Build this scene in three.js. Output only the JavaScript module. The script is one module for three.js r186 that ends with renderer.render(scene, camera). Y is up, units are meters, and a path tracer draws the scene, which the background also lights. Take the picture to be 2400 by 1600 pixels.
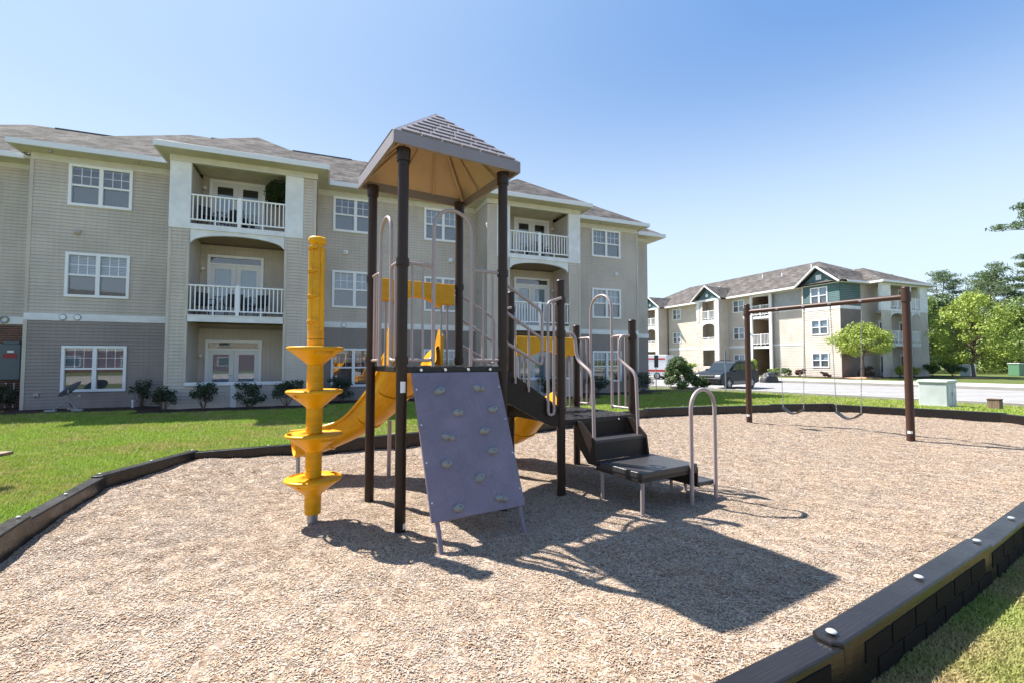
import * as THREE from 'three';
import { mergeGeometries } from 'three/addons/utils/BufferGeometryUtils.js';
import { RoundedBoxGeometry } from 'three/addons/geometries/RoundedBoxGeometry.js';
import { Brush, Evaluator, SUBTRACTION } from 'three-bvh-csg';
import { createNoise2D } from 'simplex-noise';

// ---------------------------------------------------------------- camera, sky, sun, exposure
const scene = new THREE.Scene();
const camera = new THREE.PerspectiveCamera(72.8, 1024 / 682, 0.1, 1500);
camera.position.set(0, 1.55, 0);
camera.rotation.x = Math.atan(46 / 1085);
scene.add(camera);

const renderer = new THREE.WebGLRenderer({ antialias: true });
renderer.toneMapping = THREE.LinearToneMapping;
renderer.toneMappingExposure = 2.6;
renderer.shadowMap.enabled = true;

const sunDir = new THREE.Vector3(-0.623, 1, -0.394).normalize();
const sun = new THREE.DirectionalLight(new THREE.Color(1.0, 0.955, 0.88), 5);
sun.position.copy(sunDir).multiplyScalar(80).add(new THREE.Vector3(0, 0, -14));
sun.target.position.set(0, 0, -14);
sun.castShadow = true;
sun.shadow.radius = 1;
sun.shadow.mapSize.set(4096, 4096);
Object.assign(sun.shadow.camera, { left: -50, right: 50, top: 50, bottom: -50, near: 1, far: 220 });
scene.add(sun, sun.target);

function makeSky() {           // clear air: deep blue overhead, pale at the horizon and round the sun
  const W = 512, H = 256, a = new Float32Array(W * H * 4);
  const zen = [0.024, 0.104, 0.280], hor = [0.318, 0.392, 0.476];
  for (let j = 0; j < H; j++) for (let i = 0; i < W; i++) {
    const th = ((j + 0.5) / H - 0.5) * Math.PI, ph = ((i + 0.5) / W - 0.5) * 2 * Math.PI;
    const x = Math.cos(ph) * Math.cos(th), y = Math.sin(th), z = Math.sin(ph) * Math.cos(th);
    const cg = x * sunDir.x + y * sunDir.y + z * sunDir.z, g = Math.acos(Math.min(1, Math.max(-1, cg)));
    const up = Math.max(0, y);
    const h = Math.exp(-Math.pow(Math.asin(up) / 0.42, 3));
    const s = Math.exp(-Math.pow(g / 0.86, 2));
    let m = 1 - (1 - h) * (1 - 0.74 * s);
    const glow = 1 + 0.5 * Math.exp(-g / 0.14);
    const k = (j * W + i) * 4;
    for (let c = 0; c < 3; c++) a[k + c] = (zen[c] + (hor[c] - zen[c]) * m) * glow;
    if (y < 0) for (let c = 0; c < 3; c++) a[k + c] = [0.16, 0.16, 0.12][c];
    a[k + 3] = 1;
  }
  const t = new THREE.DataTexture(a, W, H, THREE.RGBAFormat, THREE.FloatType);
  t.mapping = THREE.EquirectangularReflectionMapping;
  t.magFilter = t.minFilter = THREE.LinearFilter;
  t.needsUpdate = true;
  return t;
}
scene.background = makeSky();
scene.environment = scene.background;

// ---------------------------------------------------------------- helpers
let seed = 12345;
function rnd() { seed |= 0; seed = seed + 0x6D2B79F5 | 0; let t = Math.imul(seed ^ seed >>> 15, 1 | seed); t = t + Math.imul(t ^ t >>> 7, 61 | t) ^ t; return ((t ^ t >>> 14) >>> 0) / 4294967296; }
const rr = (a, b) => a + (b - a) * rnd();
const n2 = createNoise2D(rnd);
const V = (x, y, z) => new THREE.Vector3(x, y, z);
const lin = (r, g, b) => new THREE.Color().setRGB(r, g, b);
const D2R = Math.PI / 180;

function clean(g) {                              // position + normal + uv, not indexed
  g = g.index ? g.toNonIndexed() : g;
  if (!g.attributes.normal) g.computeVertexNormals();
  const o = new THREE.BufferGeometry();
  o.setAttribute('position', g.attributes.position);
  o.setAttribute('normal', g.attributes.normal);
  if (g.attributes.uv) o.setAttribute('uv', g.attributes.uv);
  return o;
}
function uvm(g0) {                               // uv in metres on every face, v up the slope
  const g = clean(g0), p = g.attributes.position, n = p.count, uv = new Float32Array(n * 2);
  const a = V(), b = V(), c = V(), nn = V(), t = V(), w = V();
  for (let i = 0; i < n; i += 3) {
    a.fromBufferAttribute(p, i); b.fromBufferAttribute(p, i + 1); c.fromBufferAttribute(p, i + 2);
    nn.subVectors(b, a).cross(t.subVectors(c, a)).normalize();
    if (Math.abs(nn.y) > 0.97) { t.set(1, 0, 0); w.set(0, 0, -1); }
    else { t.set(nn.z, 0, -nn.x).normalize(); w.crossVectors(nn, t); }
    [a, b, c].forEach((q, k) => { uv[(i + k) * 2] = q.dot(t); uv[(i + k) * 2 + 1] = q.dot(w); });
  }
  g.setAttribute('uv', new THREE.BufferAttribute(uv, 2));
  return g;
}
const merge = l => mergeGeometries(l.map(g => uvm(g)));
function add(parent, name, geo, mat) {
  const m = new THREE.Mesh(Array.isArray(geo) ? merge(geo) : uvm(geo), mat);
  m.name = name; m.castShadow = m.receiveShadow = true; parent.add(m); return m;
}
function addRaw(parent, name, geo, mat) { const m = new THREE.Mesh(geo, mat); m.name = name; m.castShadow = m.receiveShadow = true; parent.add(m); return m; }
function group(parent, name, x = 0, y = 0, z = 0, ry = 0) { const g = new THREE.Group(); g.name = name; g.position.set(x, y, z); g.rotation.y = ry; parent.add(g); return g; }
const used = {};
function numbered(n) { if (!(n in used)) { used[n] = 0; return n; } used[n]++; return n + '_' + String(used[n]).padStart(3, '0'); }
function thing(name, label, category, x, d, y = 0, ry = 0, grp) {
  const g = group(scene, numbered(name), x, y, -d, ry);
  g.userData = { label, category }; if (grp) g.userData.group = grp; return g;
}
function structure(name, geo, mat) { const m = addRaw(scene, name, geo, mat); m.userData.kind = 'structure'; return m; }
function box(x0, x1, y0, y1, z0, z1) {
  const g = new THREE.BoxGeometry(Math.abs(x1 - x0), Math.abs(y1 - y0), Math.abs(z1 - z0));
  g.translate((x0 + x1) / 2, (y0 + y1) / 2, (z0 + z1) / 2); return g;
}
function rbox(x0, x1, y0, y1, z0, z1, r = 0.01, s = 2) {
  const g = new RoundedBoxGeometry(Math.abs(x1 - x0), Math.abs(y1 - y0), Math.abs(z1 - z0), s, r);
  g.translate((x0 + x1) / 2, (y0 + y1) / 2, (z0 + z1) / 2); return g;
}
function cyl(r0, r1, y0, y1, seg = 16, x = 0, z = 0) { const g = new THREE.CylinderGeometry(r1, r0, y1 - y0, seg); g.translate(x, (y0 + y1) / 2, z); return g; }
function bar(a, b, r, seg = 8, r2 = r) {                  // straight round bar between two points
  const d = V().subVectors(b, a), L = d.length(), g = new THREE.CylinderGeometry(r2, r, L, seg);
  g.applyQuaternion(new THREE.Quaternion().setFromUnitVectors(V(0, 1, 0), d.normalize()));
  g.translate((a.x + b.x) / 2, (a.y + b.y) / 2, (a.z + b.z) / 2); return g;
}
function pipe(pts, r, bend = 0.08, seg = 10) {           // bent pipe with rounded corners
  const P = pts.map(p => Array.isArray(p) ? V(...p) : p), cp = new THREE.CurvePath();
  let prev = P[0];
  for (let i = 1; i < P.length; i++) {
    if (i === P.length - 1) { cp.add(new THREE.LineCurve3(prev, P[i])); break; }
    const din = V().subVectors(P[i], P[i - 1]), dout = V().subVectors(P[i + 1], P[i]);
    const b = Math.min(bend, din.length() * 0.49, dout.length() * 0.49);
    const s = P[i].clone().addScaledVector(din.normalize(), -b), e = P[i].clone().addScaledVector(dout.normalize(), b);
    if (s.distanceTo(prev) > 1e-4) cp.add(new THREE.LineCurve3(prev, s));
    cp.add(new THREE.QuadraticBezierCurve3(s, P[i].clone(), e)); prev = e;
  }
  const L = cp.getLength(), n = Math.max(8, Math.min(90, Math.round(L / 0.025)));
  const q = []; for (let i = 0; i <= n; i++) q.push(cp.getPointAt(i / n));
  const g = new THREE.TubeGeometry(new THREE.CatmullRomCurve3(q), n, r, seg, false);
  return g;
}
function quad(l, a, b, c, d) { l.push(...a, ...b, ...c, ...a, ...c, ...d); }
function fromTris(l) { const g = new THREE.BufferGeometry(); g.setAttribute('position', new THREE.Float32BufferAttribute(l, 3)); g.computeVertexNormals(); return g; }
function extr(pts, depth, bevel = 0, holes = []) {       // outline in xy pushed along +z
  const s = new THREE.Shape(pts.map(p => new THREE.Vector2(p[0], p[1])));
  for (const h of holes) s.holes.push(new THREE.Path(h.map(p => new THREE.Vector2(p[0], p[1]))));
  return new THREE.ExtrudeGeometry(s, { depth, bevelEnabled: bevel > 0, bevelSize: bevel, bevelThickness: bevel, bevelSegments: 2, curveSegments: 12 });
}

// ---------------------------------------------------------------- textures
function hash(i, j, s) { let h = Math.imul(i, 374761393) ^ Math.imul(j, 668265263) ^ Math.imul(s, 1274126177); h = Math.imul(h ^ (h >>> 13), 1274126177); return ((h ^ (h >>> 16)) >>> 0) / 4294967296; }
function pn(x, y, p, s) {                                 // tiling value noise, period p
  const i = Math.floor(x), j = Math.floor(y), f = x - i, g = y - j, u = f * f * (3 - 2 * f), v = g * g * (3 - 2 * g);
  const m = (a) => ((a % p) + p) % p;
  const a = hash(m(i), m(j), s), b = hash(m(i + 1), m(j), s), c = hash(m(i), m(j + 1), s), d = hash(m(i + 1), m(j + 1), s);
  return a + (b - a) * u + (c - a) * v + (a - b - c + d) * u * v;
}
function fbm(u, v, p, o, s) { let r = 0, w = 0.5, t = 0; for (let k = 0; k < o; k++) { r += w * pn(u * p, v * p, p, s + k); t += w; w *= 0.5; p *= 2; } return r / t; }
function tex(size, metres, fn, srgb = true, sizeY = size, metresY = metres) {
  const a = new Uint8Array(size * sizeY * 4);
  for (let j = 0; j < sizeY; j++) for (let i = 0; i < size; i++) {
    const c = fn((i + 0.5) / size, (j + 0.5) / sizeY, i, j), k = (j * size + i) * 4;
    a[k] = c[0]; a[k + 1] = c[1]; a[k + 2] = c[2]; a[k + 3] = 255;
  }
  return texFrom(a, size, sizeY, metres, metresY, srgb);
}
function texFrom(a, w, h, metres, metresY, srgb) {
  const t = new THREE.DataTexture(a, w, h, THREE.RGBAFormat);
  t.wrapS = t.wrapT = THREE.RepeatWrapping; t.magFilter = THREE.LinearFilter; t.minFilter = THREE.LinearMipmapLinearFilter; t.generateMipmaps = true;
  if (srgb) t.colorSpace = THREE.SRGBColorSpace;
  t.repeat.set(1 / metres, 1 / metresY); t.needsUpdate = true; return t;
}
const cl = v => Math.max(0, Math.min(255, v));
const grey = v => [cl(v), cl(v), cl(v)];
// a faint mottled tone that multiplies a material's own colour
const mottle = tex(256, 1.7, (u, v) => grey(222 + 33 * fbm(u, v, 6, 4, 3)));
const mottleBig = tex(256, 6.3, (u, v) => grey(205 + 50 * fbm(u, v, 5, 5, 9)));
const streak = tex(256, 3.7, (u, v) => { const n = fbm(u, v, 5, 4, 61), s = fbm(u * 6, v * 0.35, 8, 2, 63); return grey(212 + 30 * n + 18 * (s - 0.4)); });
const worn = (() => {                                     // sun-faded blotches and fine scratches
  const S = 512, a = new Uint8Array(S * S * 4);
  for (let j = 0; j < S; j++) for (let i = 0; i < S; i++) { const u = (i + 0.5) / S, v = (j + 0.5) / S, b = 196 + 46 * fbm(u, v, 4, 4, 71) + 16 * (fbm(u, v, 50, 2, 73) - 0.5), k = (j * S + i) * 4; a[k] = a[k + 1] = a[k + 2] = cl(b); a[k + 3] = 255; }
  for (let n = 0; n < 260; n++) { let x = rnd() * S, y = rnd() * S, t = rnd() * 6.283; const L = rr(8, 70), d = rnd() < 0.65 ? rr(8, 26) : -rr(10, 34); for (let s = 0; s < L; s++) { const k = ((((Math.floor(y) % S) + S) % S) * S + (((Math.floor(x) % S) + S) % S)) * 4; for (let m = 0; m < 3; m++) a[k + m] = cl(a[k + m] + d); x += Math.cos(t); y += Math.sin(t); t += rr(-0.05, 0.05); } }
  return texFrom(a, S, S, 0.8, 0.8, true);
})();
const fineBump = tex(256, 0.22, (u, v) => grey(255 * fbm(u, v, 40, 2, 5)), false);
const scuff = tex(256, 0.9, (u, v) => { const n = fbm(u, v, 9, 4, 21); return grey(120 + 120 * n); }, false);

function strokes(size, metres, count, bg, pal, lenPx, widPx) {   // random overlapping slivers, tiling; colour + height
  const c = new Uint8Array(size * size * 4), h = new Uint8Array(size * size * 4);
  for (let i = 0; i < size * size; i++) { for (let k = 0; k < 3; k++) { c[i * 4 + k] = bg[k]; h[i * 4 + k] = 20; } c[i * 4 + 3] = h[i * 4 + 3] = 255; }
  for (let n = 0; n < count; n++) {
    const x = rnd() * size, y = rnd() * size, a = rnd() * Math.PI, L = rr(...lenPx), w = rr(...widPx), p = pal[Math.floor(rnd() * pal.length)], t = rr(0.8, 1.12), hh = 60 + 195 * rnd();
    const ca = Math.cos(a), sa = Math.sin(a);
    for (let s = -L / 2; s < L / 2; s += 0.7) for (let q = -w / 2; q <= w / 2; q += 0.7) {
      const i = ((Math.floor(x + ca * s - sa * q) % size) + size) % size, j = ((Math.floor(y + sa * s + ca * q) % size) + size) % size, k = (j * size + i) * 4;
      const g = t * (1 + 0.10 * Math.sin(q * 2.1 + n));
      for (let m = 0; m < 3; m++) { c[k + m] = cl(p[m] * g); h[k + m] = hh; }
    }
  }
  return [texFrom(c, size, size, metres, metres, true), texFrom(h, size, size, metres, metres, false)];
}
const chipPal = [[220, 202, 184], [214, 192, 170], [206, 188, 174], [232, 218, 202], [198, 174, 152], [214, 204, 194], [184, 158, 136], [220, 194, 166], [204, 196, 188], [168, 142, 122]];
const [mulchMap, mulchBump] = strokes(1024, 2.3, 17000, [150, 126, 106], chipPal, [8, 24], [4, 8]);
const [barkMap, barkBump] = strokes(512, 1.2, 5000, [40, 22, 16], [[74, 42, 30], [88, 52, 38], [58, 34, 26], [100, 64, 48]], [14, 40], [4, 8]);
const grassPal = [[104, 128, 48], [118, 140, 56], [92, 118, 42], [132, 148, 66], [84, 112, 44], [148, 152, 84]];
const [grassMap, grassBump] = strokes(1024, 2.6, 26000, [86, 104, 44], grassPal, [10, 30], [2, 3.4]);
const roofMap = tex(1024, 3.0, (u, v) => {               // three-tab shingle courses seen from afar
  const rows = 21, cols = 10, r = Math.floor(v * rows), f = v * rows - r, cc = u * cols + (r % 2) * 0.5 + hash(r, 3, 8) * 0.3, ci = ((Math.floor(cc) % cols) + cols) % cols;
  const tone = hash(r, ci, 4), g = fbm(u, v, 60, 2, 6), gap = f < 0.1 ? 0.84 : 1, slot = (cc - Math.floor(cc)) < 0.03 ? 0.88 : 1;  // gap and slot paint the groove shade into the tone
  const b = (128 + 56 * tone + 40 * (g - 0.5)) * gap * slot * (0.82 + 0.36 * fbm(u, v, 6, 4, 41));
  return [cl(b * 1.03), cl(b * 0.985), cl(b * 0.95)];
});
const roofBump = tex(512, 3.0, (u, v) => { const f = v * 21 - Math.floor(v * 21); return grey(200 - 150 * f + 50 * fbm(u, v, 64, 1, 6)); }, false);
const asphaltMap = tex(512, 3.1, (u, v) => { const b = 168 + 50 * (fbm(u, v, 90, 2, 11) - 0.5) + 36 * (fbm(u, v, 4, 4, 14) - 0.5); return [cl(b * 1.0), cl(b * 0.985), cl(b * 0.97)]; });
const concreteMap = tex(512, 2.7, (u, v) => { const b = 206 + 30 * (fbm(u, v, 70, 2, 12) - 0.5) + 30 * (fbm(u, v, 4, 4, 15) - 0.5); return [cl(b), cl(b * 0.98), cl(b * 0.95)]; });
const woodMap = tex(256, 0.5, (u, v) => { const b = 150 + 70 * (fbm(u, v * 0.1, 30, 3, 31) - 0.5); return [cl(b * 1.05), cl(b * 0.9), cl(b * 0.76)]; });
const grainBump = tex(256, 0.3, (u, v) => grey(255 * fbm(u * 0.06, v, 40, 2, 51)), false);

// ---------------------------------------------------------------- materials (linear base colours)
const std = (color, roughness, extra = {}) => new THREE.MeshStandardMaterial({ color, roughness, side: THREE.DoubleSide, ...extra });
const phy = (color, roughness, extra = {}) => new THREE.MeshPhysicalMaterial({ color, roughness, side: THREE.DoubleSide, ...extra });
const M = {
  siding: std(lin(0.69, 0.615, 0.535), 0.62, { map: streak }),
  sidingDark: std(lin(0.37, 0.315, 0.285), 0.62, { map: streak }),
  sidingTeal: std(lin(0.085, 0.165, 0.17), 0.62, { map: mottle }),
  sidingGrey: std(lin(0.42, 0.45, 0.48), 0.62, { map: mottle }),
  trim: std(lin(0.86, 0.87, 0.89), 0.5, { map: mottle }),
  cream: std(lin(0.74, 0.72, 0.65), 0.55, { map: mottle }),
  gutter: std(lin(0.74, 0.75, 0.76), 0.4),
  vinyl: std(lin(0.85, 0.86, 0.88), 0.4),
  soffit: std(lin(0.66, 0.61, 0.47), 0.7, { map: mottle }),
  roof: phy(lin(0.30, 0.30, 0.31), 0.95, { specularIntensity: 0.12, map: roofMap, bumpMap: roofBump, bumpScale: 0.008 }),
  ridgeVent: std(lin(0.10, 0.10, 0.105), 0.85),
  brick: std(lin(0.19, 0.075, 0.055), 0.85, { map: mottle }),
  brickB: std(lin(0.14, 0.06, 0.05), 0.85, { map: mottle }),
  mortar: std(lin(0.32, 0.29, 0.26), 0.9, { map: mottle }),
  glass: phy(lin(1, 1, 1), 0.02, { transmission: 1, thickness: 0, ior: 1.75, specularIntensity: 1 }),
  blind: std(lin(0.16, 0.24, 0.31), 0.7),  // blue of the sky mirrored in the panes is put into this colour
  blindPale: std(lin(0.36, 0.44, 0.50), 0.7),  // paler version, sky reflection tinted in as well
  curtain: std(lin(0.42, 0.40, 0.37), 0.9),
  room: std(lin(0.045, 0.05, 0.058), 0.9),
  screen: std(lin(0.05, 0.06, 0.068), 0.55),
  porchCeil: std(lin(0.30, 0.22, 0.15), 0.8, { map: mottle }),
  door: std(lin(0.74, 0.75, 0.77), 0.4),
  lampGlass: std(lin(0.72, 0.70, 0.64), 0.35),
  mulch: std(lin(0.50, 0.465, 0.43), 0.95, { map: mulchMap, bumpMap: mulchBump, bumpScale: 0.004 }),
  bark: std(lin(0.5, 0.42, 0.4), 0.95, { map: barkMap, bumpMap: barkBump, bumpScale: 0.012 }),
  grass: std(lin(0.58, 0.54, 0.42), 0.95, { map: grassMap, bumpMap: grassBump, bumpScale: 0.012 }),
  asphalt: std(lin(0.62, 0.62, 0.64), 0.9, { map: asphaltMap }),
  concrete: std(lin(0.6, 0.59, 0.57), 0.9, { map: concreteMap }),
  paint: std(lin(0.78, 0.78, 0.76), 0.7),
  post: phy(lin(0.036, 0.0215, 0.0165), 0.4, { specularIntensity: 0.55, bumpMap: fineBump, bumpScale: 0.0004 }),
  swingPost: phy(lin(0.060, 0.030, 0.021), 0.42, { specularIntensity: 0.6, bumpMap: fineBump, bumpScale: 0.0004 }),
  rail: phy(lin(0.36, 0.285, 0.275), 0.34, { clearcoat: 0.3, clearcoatRoughness: 0.25 }),
  deck: phy(lin(0.032, 0.027, 0.025), 0.45, { specularIntensity: 0.5, bumpMap: fineBump, bumpScale: 0.002, roughnessMap: scuff }),
  deckTop: phy(lin(0.042, 0.040, 0.042), 0.3, { specularIntensity: 0.9, bumpMap: fineBump, bumpScale: 0.002 }),
  brownPlastic: phy(lin(0.030, 0.022, 0.019), 0.5, { specularIntensity: 0.35, bumpMap: fineBump, bumpScale: 0.0015, roughnessMap: scuff }),
  canopy: std(lin(0.30, 0.262, 0.285), 0.45, { bumpMap: fineBump, bumpScale: 0.0012, map: mottle }),
  panel: std(lin(0.285, 0.232, 0.285), 0.6, { bumpMap: fineBump, bumpScale: 0.0012, map: worn, roughnessMap: scuff }),
  canopyUnder: std(lin(0.56, 0.42, 0.30), 0.55, { bumpMap: fineBump, bumpScale: 0.0012, map: mottle }),
  hold: std(lin(0.31, 0.31, 0.295), 0.7, { map: mottle, bumpMap: fineBump, bumpScale: 0.003 }),
  yellow: phy(lin(0.97, 0.47, 0.008), 0.48, { map: worn, roughnessMap: scuff, specularIntensity: 0.55, bumpMap: fineBump, bumpScale: 0.0008 }),
  steel: std(lin(0.36, 0.37, 0.38), 0.42, { metalness: 0.6 }),
  bolt: std(lin(0.72, 0.73, 0.74), 0.3, { metalness: 0.5 }),
  chain: std(lin(0.30, 0.31, 0.32), 0.45, { metalness: 0.5 }),
  rubber: std(lin(0.03, 0.03, 0.032), 0.55),
  timber: phy(lin(0.019, 0.016, 0.016), 0.42, { map: worn, specularIntensity: 0.85, bumpMap: grainBump, bumpScale: 0.0007, roughnessMap: scuff }),
  timberSide: phy(lin(0.019, 0.016, 0.016), 0.8, { map: worn, specularIntensity: 0.25, bumpMap: grainBump, bumpScale: 0.0007 }),
  cap: std(lin(0.46, 0.48, 0.49), 0.45, { map: worn }),
  sticker: std(lin(0.80, 0.80, 0.78), 0.5),
  dish: std(lin(0.035, 0.036, 0.042), 0.4),
  leafGreen: std(lin(0.10, 0.16, 0.03), 0.75), black: std(lin(0.012, 0.012, 0.013), 0.4),
  trunk: std(lin(0.17, 0.125, 0.095), 0.95, { map: mottle, bumpMap: fineBump, bumpScale: 0.006 }),
  benchWood: std(lin(0.62, 0.6, 0.58), 0.85, { map: woodMap }),
  transformer: std(lin(0.62, 0.67, 0.66), 0.5, { map: mottle }),
};
const leafMat = (r, g, b, tr = 0.35) => phy(lin(r, g, b), 0.6, { transmission: tr, thickness: 0, specularIntensity: 0.4 });
M.leafShrub = leafMat(0.06, 0.085, 0.045, 0.25);
M.leafTree = leafMat(0.38, 0.46, 0.10, 0.4);
M.leafOak = leafMat(0.26, 0.34, 0.10, 0.4);
M.leafDark = leafMat(0.12, 0.18, 0.07, 0.3);
M.needle = leafMat(0.20, 0.27, 0.14, 0.3);
M.fern = leafMat(0.04, 0.07, 0.02, 0.3);
M.blade = leafMat(0.23, 0.30, 0.065, 0.5);

// ---------------------------------------------------------------- ground, road, lawns
// q runs across the far drive (0.8, 0.6 in x, depth), r along it
const QX = 0.8, QD = 0.6;
const qOf = (x, d) => x * QX + d * QD;
function gh(q) {
  const s = (a, b, t) => { t = Math.max(0, Math.min(1, (t - a) / (b - a))); return t * t * (3 - 2 * t); };
  return -0.20 * s(19.5, 26, q) + 0.36 * s(41.2, 45.5, q);
}
const groundY = (x, d) => gh(qOf(x, d));
function strip(qs, r0, r1, nr, lift) {                    // sheet that follows gh(q), in q/r coordinates
  const l = [], P = (q, r) => { const x = q * QX + r * QD, d = q * QD - r * QX; return [x, gh(q) + lift, -d]; };
  for (let i = 0; i + 1 < qs.length; i++) for (let j = 0; j < nr; j++) {
    const a = r0 + (r1 - r0) * j / nr, b = r0 + (r1 - r0) * (j + 1) / nr;
    quad(l, P(qs[i], a), P(qs[i], b), P(qs[i + 1], b), P(qs[i + 1], a));
  }
  const g = uvm(fromTris(l)), p = g.attributes.position, uv = g.attributes.uv;
  for (let i = 0; i < p.count; i++) uv.setXY(i, p.getX(i), -p.getZ(i));
  return g;
}
const lerpQ = (a, b, n) => Array.from({ length: n + 1 }, (_, i) => a + (b - a) * i / n);
structure('ground', strip([-500, -120, -30, 0, 10, ...lerpQ(19.5, 26.3, 10), ...lerpQ(40.7, 45.5, 8), 60, 120, 700], -600, 600, 6, 0), M.grass);
structure('road', strip([26.3, 30, 34, 38, 40.7], -220, 90, 6, 0.012), M.asphalt);
structure('kerb', mergeGeometries([[26.1, 26.3], [40.7, 40.9]].map(([a, b]) => {
  const l = []; const P = (q, r, y) => [q * QX + r * QD, gh(26.2) + y, -(q * QD - r * QX)];
  for (const [r0, r1] of [[-200, 90]]) {
    quad(l, P(a, r0, 0.15), P(a, r1, 0.15), P(b, r1, 0.15), P(b, r0, 0.15));
    quad(l, P(a, r0, -0.1), P(a, r1, -0.1), P(a, r1, 0.15), P(a, r0, 0.15));
    quad(l, P(b, r0, 0.15), P(b, r1, 0.15), P(b, r1, -0.1), P(b, r0, -0.1));
  }
  return uvm(fromTris(l));
})), M.concrete);
structure('sidewalk', strip([42.6, 43.2, 43.8, 44.1], -200, 90, 4, 0.02), M.concrete);
// painted bay lines on the parking side of the drive
for (let k = -3; k <= 4; k++) {
  const r = -15.8 + 1.4 + k * 2.75, l = [], P = (q, rq) => [q * QX + rq * QD, gh(q) + 0.018, -(q * QD - rq * QX)];
  quad(l, P(26.4, r - 0.05), P(26.4, r + 0.05), P(31.4, r + 0.05), P(31.4, r - 0.05));
  const m = structure(numbered('parking_line'), uvm(fromTris(l)), M.paint);
}

// the parking lot on the other side of the play area, which the ground floor panes mirror
{
  const l = []; for (let i = 0; i < 8; i++) for (let j = 0; j < 4; j++) { const x = -56 + i * 14, d = -6.5 - j * 6; quad(l, [x, 0.012, -d], [x + 14, 0.012, -d], [x + 14, 0.012, -(d - 6)], [x, 0.012, -(d - 6)]); }
  structure('parking_lot', uvm(fromTris(l)), M.concrete);
}

// ---------------------------------------------------------------- building helpers
// facade coordinates: x along the wall, y up, z outward
function siding(x0, x1, y0, y1, z, openings = [], lap = 0.11) {   // overlapping boards with real laps
  const l = [], n = Math.max(1, Math.round((y1 - y0) / lap)), h = (y1 - y0) / n, d = 0.026;
  for (let i = 0; i < n; i++) {
    const a = y0 + i * h, b = a + h, m = (a + b) / 2;
    let segs = [[x0, x1]];
    for (const [p, q, r, s] of openings) if (m > r && m < s) segs = segs.flatMap(([u, v]) => [[u, Math.min(v, p)], [Math.max(u, q), v]].filter(k => k[1] - k[0] > 0.005));
    for (const [u, v] of segs) {
      quad(l, [u, a, z + d], [v, a, z + d], [v, b, z + 0.002], [u, b, z + 0.002]);
      quad(l, [u, a, z + 0.002], [v, a, z + 0.002], [v, a, z + d], [u, a, z + d]);
    }
  }
  return fromTris(l);
}
function ringG(x0, x1, y0, y1, w, z0, z1, bot = w) {               // rectangular frame
  return [box(x0, x0 + w, y0 + bot, y1 - w, z0, z1), box(x1 - w, x1, y0 + bot, y1 - w, z0, z1), box(x0, x1, y1 - w, y1, z0, z1), box(x0, x1, y0, y0 + bot, z0, z1)];
}
const matY = (a) => new THREE.Matrix4().makeRotationY(a);
function place(g, m) { if (m) g.applyMatrix4(m); return g; }
// a twin sash window: frame, mullion, two upper sashes with muntin bars, two lower sashes with screens, blinds behind
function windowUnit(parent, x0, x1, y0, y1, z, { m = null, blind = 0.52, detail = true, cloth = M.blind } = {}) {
  const w = group(parent, 'window');
  const cx = (x0 + x1) / 2, my = (y0 + y1) / 2, A = (n, g, mt) => add(w, n, (Array.isArray(g) ? g : [g]).map(k => place(k, m)), mt);
  A('frame', [...ringG(x0, x1, y0, y1, 0.085, z - 0.05, z + 0.045), box(cx - 0.055, cx + 0.055, y0 + 0.085, y1 - 0.085, z - 0.05, z + 0.04)], M.vinyl);
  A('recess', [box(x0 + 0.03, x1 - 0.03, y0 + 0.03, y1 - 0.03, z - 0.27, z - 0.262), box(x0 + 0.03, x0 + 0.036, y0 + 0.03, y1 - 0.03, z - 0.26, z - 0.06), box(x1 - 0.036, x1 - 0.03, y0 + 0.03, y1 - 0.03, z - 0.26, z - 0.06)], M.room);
  for (const [a, b] of [[x0 + 0.085, cx - 0.055], [cx + 0.055, x1 - 0.085]]) {
    A('meeting_rail', box(a, b, my - 0.03, my + 0.03, z - 0.03, z + 0.02), M.vinyl);
    A('pane', box(a, b, my + 0.03, y1 - 0.085, z - 0.012, z - 0.008), M.glass);
    A('pane', box(a, b, y0 + 0.085, my - 0.03, z - 0.032, z - 0.028), M.glass);
    if (detail) {
      const g = []; for (let k = 1; k < 3; k++) g.push(box(a + (b - a) * k / 3 - 0.008, a + (b - a) * k / 3 + 0.008, my + 0.03, y1 - 0.085, z - 0.026, z - 0.016));
      const yy = (my + 0.03 + y1 - 0.085) / 2; g.push(box(a, b, yy - 0.008, yy + 0.008, z - 0.0255, z - 0.0165));
      A('muntin', g, M.vinyl);
    }
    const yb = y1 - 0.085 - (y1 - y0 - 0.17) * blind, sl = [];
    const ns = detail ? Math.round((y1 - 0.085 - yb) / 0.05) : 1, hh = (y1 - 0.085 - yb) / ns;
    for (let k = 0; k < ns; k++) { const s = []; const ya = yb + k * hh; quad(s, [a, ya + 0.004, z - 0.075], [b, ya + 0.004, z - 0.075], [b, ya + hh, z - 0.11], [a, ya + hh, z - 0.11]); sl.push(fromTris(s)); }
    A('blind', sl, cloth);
    A('screen', box(a, b, y0 + 0.085, my - 0.03, z - 0.062, z - 0.058), M.screen);
  }
  return w;
}
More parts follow.
